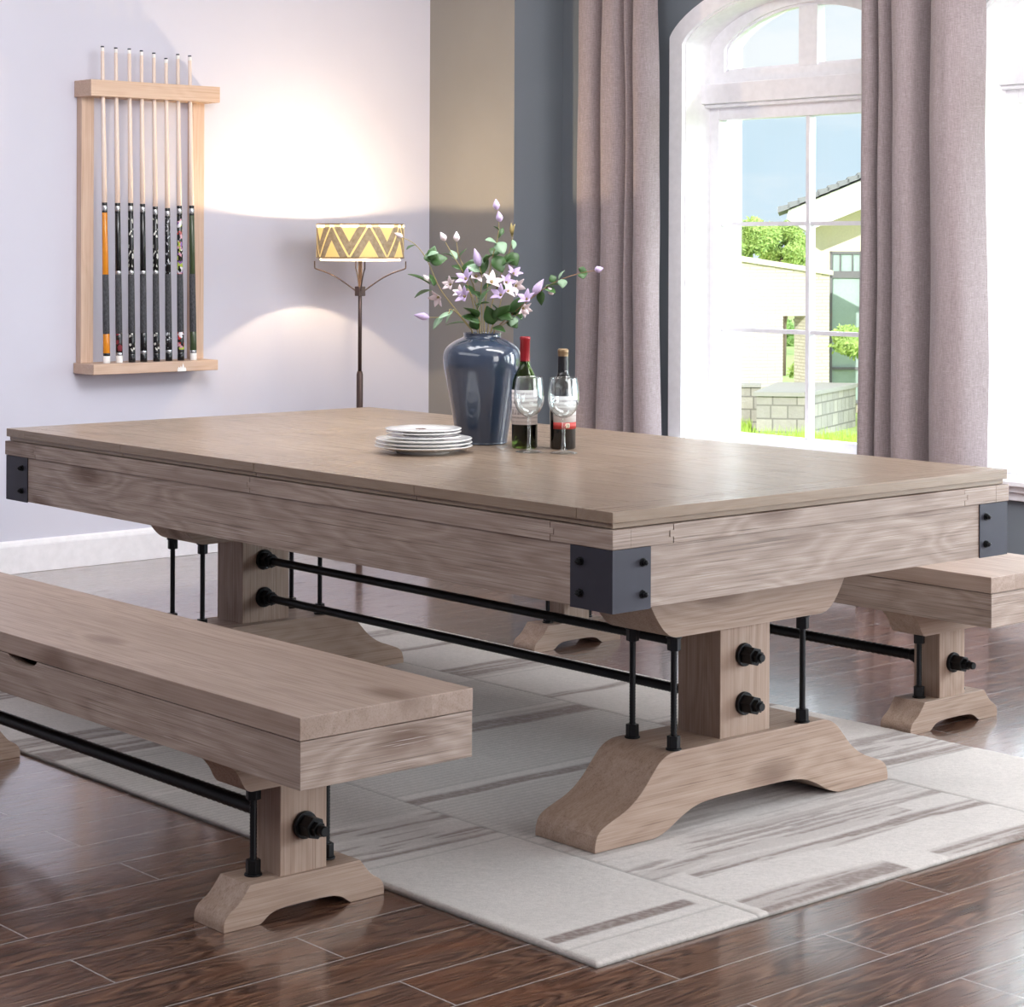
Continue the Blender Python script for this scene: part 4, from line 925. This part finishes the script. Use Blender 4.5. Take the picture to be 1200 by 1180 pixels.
# raised planter of block stone
pl = house_obj('stone_planter', 'low grey block stone planter standing on the lawn', 'planter')
PX0, PX1, PYa, PYb = ex(888, 32), ex(945, 32), -3.3, -.9
cz = ez(457, 32)
m = MB(); m.prism([(PX0, PYa), (PX1, PYa), (ex(996, 33.6) + .1, PYb), (PX0 + .4, PYb)], 2, GZ, cz - .06); m.build('planter_body', M['block'], pl)
m = MB(); m.prism([(PX0 - .05, PYa - .05), (PX1 + .02, PYa - .06), (ex(996, 33.6) + .17, PYb), (PX0 + .3, PYb + .05)], 2, cz - .06, cz); m.build('planter_cap', M['cap'], pl)
lw = house_obj('low_wall', 'low grey stone wall left of the planter', 'low wall'); lw['kind'] = 'thing'
MB().box(ex(780, 34), ex(893, 34), -1.5, -1.1, GZ, ez(452, 33.7)).build('low_wall_body', M['block'], lw); MB().box(ex(780, 34), ex(893, 34), -1.55, -1.05, ez(452, 33.7), ez(449, 33.7)).build('low_wall_cap', M['cap'], lw)
# cream house
hs = house_obj('house', 'cream rendered house with grey tiled gable roof', 'house')
D = 37; y0 = 2.0
eprism([(955, 520), (955, 262), (1080, 210), (1205, 262), (1205, 520)], y0, y0 + 3, 'gable_wall', M['cream'], hs, D)
eprism([(922, 256), (924, 246), (1080, 181), (1236, 246), (1238, 256), (1205, 262), (1080, 214), (945, 270)], y0 - .9, y0 + 3, 'soffit_board', M['fascia'], hs, D)
def roof_tiles(sgn):
    m = MB(); u0, v0, u1, v1 = 912, 249, 1080, 177
    if sgn < 0: u0 = 2160 - u0
    n = 15
    for i in range(n):
        a, b = i / n, (i + 1) / n + .012
        ua, ub = u0 + (u1 - u0) * a, u0 + (u1 - u0) * b; va, vb = v0 + (v1 - v0) * a, v0 + (v1 - v0) * b
        P = [(ex(ua, D), ez(va, D)), (ex(ua, D), ez(va - 7, D)), (ex(ub, D), ez(vb - 4, D)), (ex(ub, D), ez(vb + 1, D))]
        m.prism(P, 1, y0 - 1.0, y0 + 3)
    return m.build('roof', M['roof'], hs)
roof_tiles(1); roof_tiles(-1)
wn = MB()
def er(u0, u1, v0, v1, ya, yb, m): return m.box(ex(u0, D), ex(u1, D), ya, yb, ez(v1, D), ez(v0, D))
m = MB()
for (a, b, c_, d_) in ((972, 975, 293, 520), (1006, 1009, 293, 520), (972, 1009, 293, 296), (972, 1009, 316, 324), (972, 1009, 428, 431), (972, 1009, 466, 470), (983, 984.5, 296, 316), (997, 998.5, 296, 316)): er(a, b, c_, d_, y0 - .1, y0 + .02, m)
wf = m.build('tall_window', M['darkframe'], hs); m = MB(); er(974, 1008, 295, 468, y0 - .05, y0 - .02, m); m.build('window_glass', M['extglass'], wf)
m = MB()
for (a, b, c_, d_) in ((1150, 1153, 293, 470), (1184, 1187, 293, 470), (1150, 1187, 293, 297), (1150, 1187, 380, 384), (1150, 1187, 466, 470)): er(a, b, c_, d_, y0 - .1, y0 + .02, m)
wf2 = m.build('tall_window', M['darkframe'], hs); m = MB(); er(1152, 1185, 295, 468, y0 - .05, y0 - .02, m); m.build('window_glass', M['extglass'], wf2)
hb = house_obj('siding_house', 'white boarded house behind, seen through the window at the right edge', 'house')
m = MB(); D2 = 33
m.box(ex(1188, D2), ex(1420, D2), -2, .5, GZ, ez(120, D2)); m.build('wall', M['siding'], hb)
for i in range(26):
    zc_ = ez(125 + i * 11, D2); MB()
m = MB()
for i in range(28): z_ = ez(130 + i * 11, D2); m.box(ex(1188, D2) - .02, ex(1420, D2), -2.03, -2, z_, z_ + .03)
m.build('siding_boards', M['fascia'], hb)
m = MB(); m.prism([(ex(1176, D2), ez(120, D2)), (ex(1300, D2), ez(60, D2)), (ex(1432, D2), ez(120, D2))], 1, -2.5, .8); m.build('roof', M['roof'], hb)
# foliage
def crown(blobs, nleaf, size, seed=1):
    rs = random.Random(seed); m = MB()
    tot = sum(b[3] ** 2 for b in blobs)
    for (x, y, z, r, sq) in blobs:
        bm = bmesh.new(); bmesh.ops.create_icosphere(bm, subdivisions=2, radius=r * .86)
        vs = []
        for v_ in bm.verts:
            k = 1 + .25 * noise.noise(Vector(v_.co) * (1.6 / r) + Vector((x, y, z))); vs.append((x + v_.co.x * k, y + v_.co.y * k, z + v_.co.z * k * sq))
        m.add(vs, [tuple(v_.index for v_ in f.verts) for f in bm.faces], True); bm.free()
        for _ in range(int(nleaf * r * r / tot)):
            d = Vector((rs.gauss(0, 1), rs.gauss(0, 1), rs.gauss(0, 1))).normalized(); p = Vector((x, y, z)) + Vector((d.x, d.y, d.z * sq)) * r * rs.uniform(.82, 1.1)
            a = Vector((rs.gauss(0, 1), rs.gauss(0, 1), rs.gauss(0, 1))).normalized(); b = a.orthogonal().normalized(); s = size * rs.uniform(.6, 1.3)
            m.add([p, p + a * s + b * s * .4, p + a * s * 1.7, p + a * s - b * s * .4], [(0, 1, 2, 3)])
    return m
def tree(name, label, u, vbase, vtop, d, hw, mat, seed, cat='tree', nl=9000, leafsz=.055, trunk=True, squash=.9, group=None):
    o = thing(name, label, cat, group=group); x = ex(u, d); z0 = GZ; zt = ez(vtop, d); zb_ = ez(vbase, d); rs = random.Random(seed); w = hw * d / F
    o.matrix_world = EM @ Matrix.Translation((x, d - 35, 0))
    bl = []; hgt = zt - zb_
    for i in range(9):
        r = min(w * .62, hgt * .5) * rs.uniform(.55, .9); bl.append((rs.uniform(-w + r * .6, w - r * .6), rs.uniform(-w * .5, w * .5), zb_ + r * .7 + rs.uniform(0, max(.01, hgt - 1.6 * r)), r, squash))
    crown(bl, nl, leafsz, seed).build('crown' if trunk else 'foliage', M[mat], o)
    if trunk:
        m = MB().tube([(0, 0, z0), (.05, 0, (z0 + zb_) / 2), (0, .05, zb_ + hgt * .5)], .13, 8, .05); m.tube([(0, 0, z0 + .8), (.35, 0, zb_ + hgt * .3)], .07, 6, .03); m.build('trunk', M['trunk'], o)
tree('leafy_tree', 'bright green tree left of the others behind the garden wall', 866, 330, 253, 44, 34, 'fol', 3, group='trees behind the garden wall')
tree('leafy_tree', 'bright green tree behind the garden wall beside the roof corner', 915, 335, 256, 47.5, 30, 'fol', 5, group='trees behind the garden wall')
tree('leafy_tree', 'bright green tree mostly hidden by the window casing', 820, 330, 250, 51, 30, 'fol', 15, group='trees behind the garden wall')
tree('small_tree', 'darker tree between the garden wall and the house', 952, 400, 268, 57, 14, 'fol2', 9, nl=3500)
tree('small_tree', 'dark green tree seen through the opening in the garden wall', 932, 420, 372, 62, 22, 'fol2', 8, nl=4000)
tree('round_bush', 'round green bush seen low through the wall opening', 940, 446, 415, 44, 16, 'fol', 6, 'bush', 2500, .06, False)
tree('leafy_sapling', 'young tree with light leaves in front of the house window', 1026, 424, 368, 31, 46, 'fol', 21, nl=2600, leafsz=.045, squash=.55)
tree('tall_bush', 'green bush below the boarded house by the right window edge', 1205, 470, 400, 29, 28, 'fol2', 12, 'bush', 3000, .08, False)
tree('tall_bush', 'second green bush standing on the lawn at the right window', 1212, 545, 470, 24, 30, 'fol', 14, 'bush', 3000, .07, False)
# lawn blades
rs = random.Random(4); m = MB()
for _ in range(14000):
    u = rs.uniform(835, 1030); d = rs.uniform(27, 33.2); x = ex(u, d); y = d - 35; h = rs.uniform(.05, .2); a = rs.uniform(0, PI); w = .012
    if d > 31.2 and rs.random() < .5: h *= 1.3
    if y > -3.45 and x > PX0 - .1: continue
    m.add([(x - w * math.cos(a), y - w * math.sin(a), GZ), (x + w * math.cos(a), y + w * math.sin(a), GZ), (x + rs.uniform(-.05, .05), y, GZ + h)], [(0, 1, 2)])
g = m.build('grass', M['grass']); g.matrix_world = EM; tag(g, 'short sunlit grass in front of the stone planter', 'grass', kind='stuff')

# ------------------------------------------------------------------ sky and light
GLOW = 12.0
w = bpy.data.worlds.new('World'); bpy.context.scene.world = w; w.use_nodes = True; nt = w.node_tree; nt.nodes.clear()
out = nt.nodes.new('ShaderNodeOutputWorld'); bg = nt.nodes.new('ShaderNodeBackground'); tc = nt.nodes.new('ShaderNodeTexCoord')
nz = nt.nodes.new('ShaderNodeTexNoise'); mp = nt.nodes.new('ShaderNodeMapping'); mp.inputs['Scale'].default_value = (5, 5, 16); mp.inputs['Location'].default_value = (1.3, .4, .9)
nt.links.new(tc.outputs['Generated'], mp.inputs[0]); nt.links.new(mp.outputs[0], nz.inputs['Vector']); nz.inputs['Scale'].default_value = 1.0; nz.inputs['Detail'].default_value = 6; nz.inputs['Roughness'].default_value = .55
cr = nt.nodes.new('ShaderNodeValToRGB'); nt.links.new(nz.outputs['Fac'], cr.inputs[0]); cr.color_ramp.elements[0].position = .42; cr.color_ramp.elements[1].position = .66
cr.color_ramp.elements[0].color = (.68, .84, .96, 1); cr.color_ramp.elements[1].color = (.95, .97, 1.0, 1)
nt.links.new(cr.outputs[0], bg.inputs[0])
def wm(op, a, b=0.0):
    nd = nt.nodes.new('ShaderNodeMath'); nd.operation = op
    for i, x in enumerate((a, b)):
        if isinstance(x, bpy.types.NodeSocket): nt.links.new(x, nd.inputs[i])
        else: nd.inputs[i].default_value = x
    return nd.outputs[0]
dp = nt.nodes.new('ShaderNodeVectorMath'); dp.operation = 'DOT_PRODUCT'; nt.links.new(tc.outputs['Generated'], dp.inputs[0]); dp.inputs[1].default_value = tuple(Vector((.72, .55, .42)).normalized())
glow = wm('POWER', wm('MAXIMUM', dp.outputs['Value'], 0.0), 5.0)              # the bright hazy part of the sky
nt.links.new(wm('ADD', wm('MULTIPLY', glow, GLOW), 1.05), bg.inputs[1]); nt.links.new(bg.outputs[0], out.inputs[0])
sun = light('SUN', 'sun', (0, 0, 10), 4.6, (1, .96, .88), angle=.02, target=(-4.5, 9.5, 6.2))   # high behind the building
# lamps added outside the windows for daylight, the studio softbox, added soft fills
for k, c in enumerate(WX[2:]):
    light('AREA', 'daylight_boost', (c, YO + .25, 1.45), 110, (.95, .97, 1), shape='RECTANGLE', size=1.1, size_y=2.0, target=(c, 0, 1.2))  # added lamp outside an unseen window, boosting its daylight
for k, c in enumerate(WX[:2]):                                        # added overhead lamps, brightening floor and bench where window glare shows
    light('AREA', 'glare_lamp', (c + .3, 5.0, 3.7), 120, (.97, .98, 1), shape='RECTANGLE', size=1.3, size_y=.5, target=(c - .3, 2.2, 0))
light('AREA', 'softbox_right', (5.2, 1.4, 1.7), 125, (1, .98, .972), shape='RECTANGLE', size=2.6, size_y=2.2, target=(-1, 1.2, .9))
light('AREA', 'fill_ceiling', (-.8, -2.4, 2.98), 88, (.98, .98, 1), shape='RECTANGLE', size=5.0, size_y=2.0, target=(-.8, -1.2, 0))  # added overhead fill for the front faces and bench tops
light('AREA', 'fill_left_wall', (-1.9, .6, 2.9), 66, (.95, .96, 1), shape='RECTANGLE', size=1.0, size_y=2.4, target=(-4.74, .9, .9))  # added fill hung unseen to brighten the left wall
light('AREA', 'fill_window_wall', (.3, 1.5, 2.85), 98, (1, .985, .99), shape='RECTANGLE', size=2.6, size_y=.8, target=(-2.2, 3.6, 1.2))  # added fill hung unseen to brighten window trim and curtains
sc = bpy.context.scene
sc.view_settings.view_transform = 'Standard'; sc.view_settings.look = 'None'; sc.view_settings.gamma = 1.0; sc.view_settings.exposure = 0.0; sc.view_settings.use_curve_mapping = False
sc.cycles.use_denoising = True; sc.cycles.max_bounces = 10; sc.cycles.transparent_max_bounces = 12; sc.cycles.transmission_bounces = 10; sc.cycles.sample_clamp_indirect = 6; sc.cycles.caustics_refractive = False; sc.cycles.caustics_reflective = False
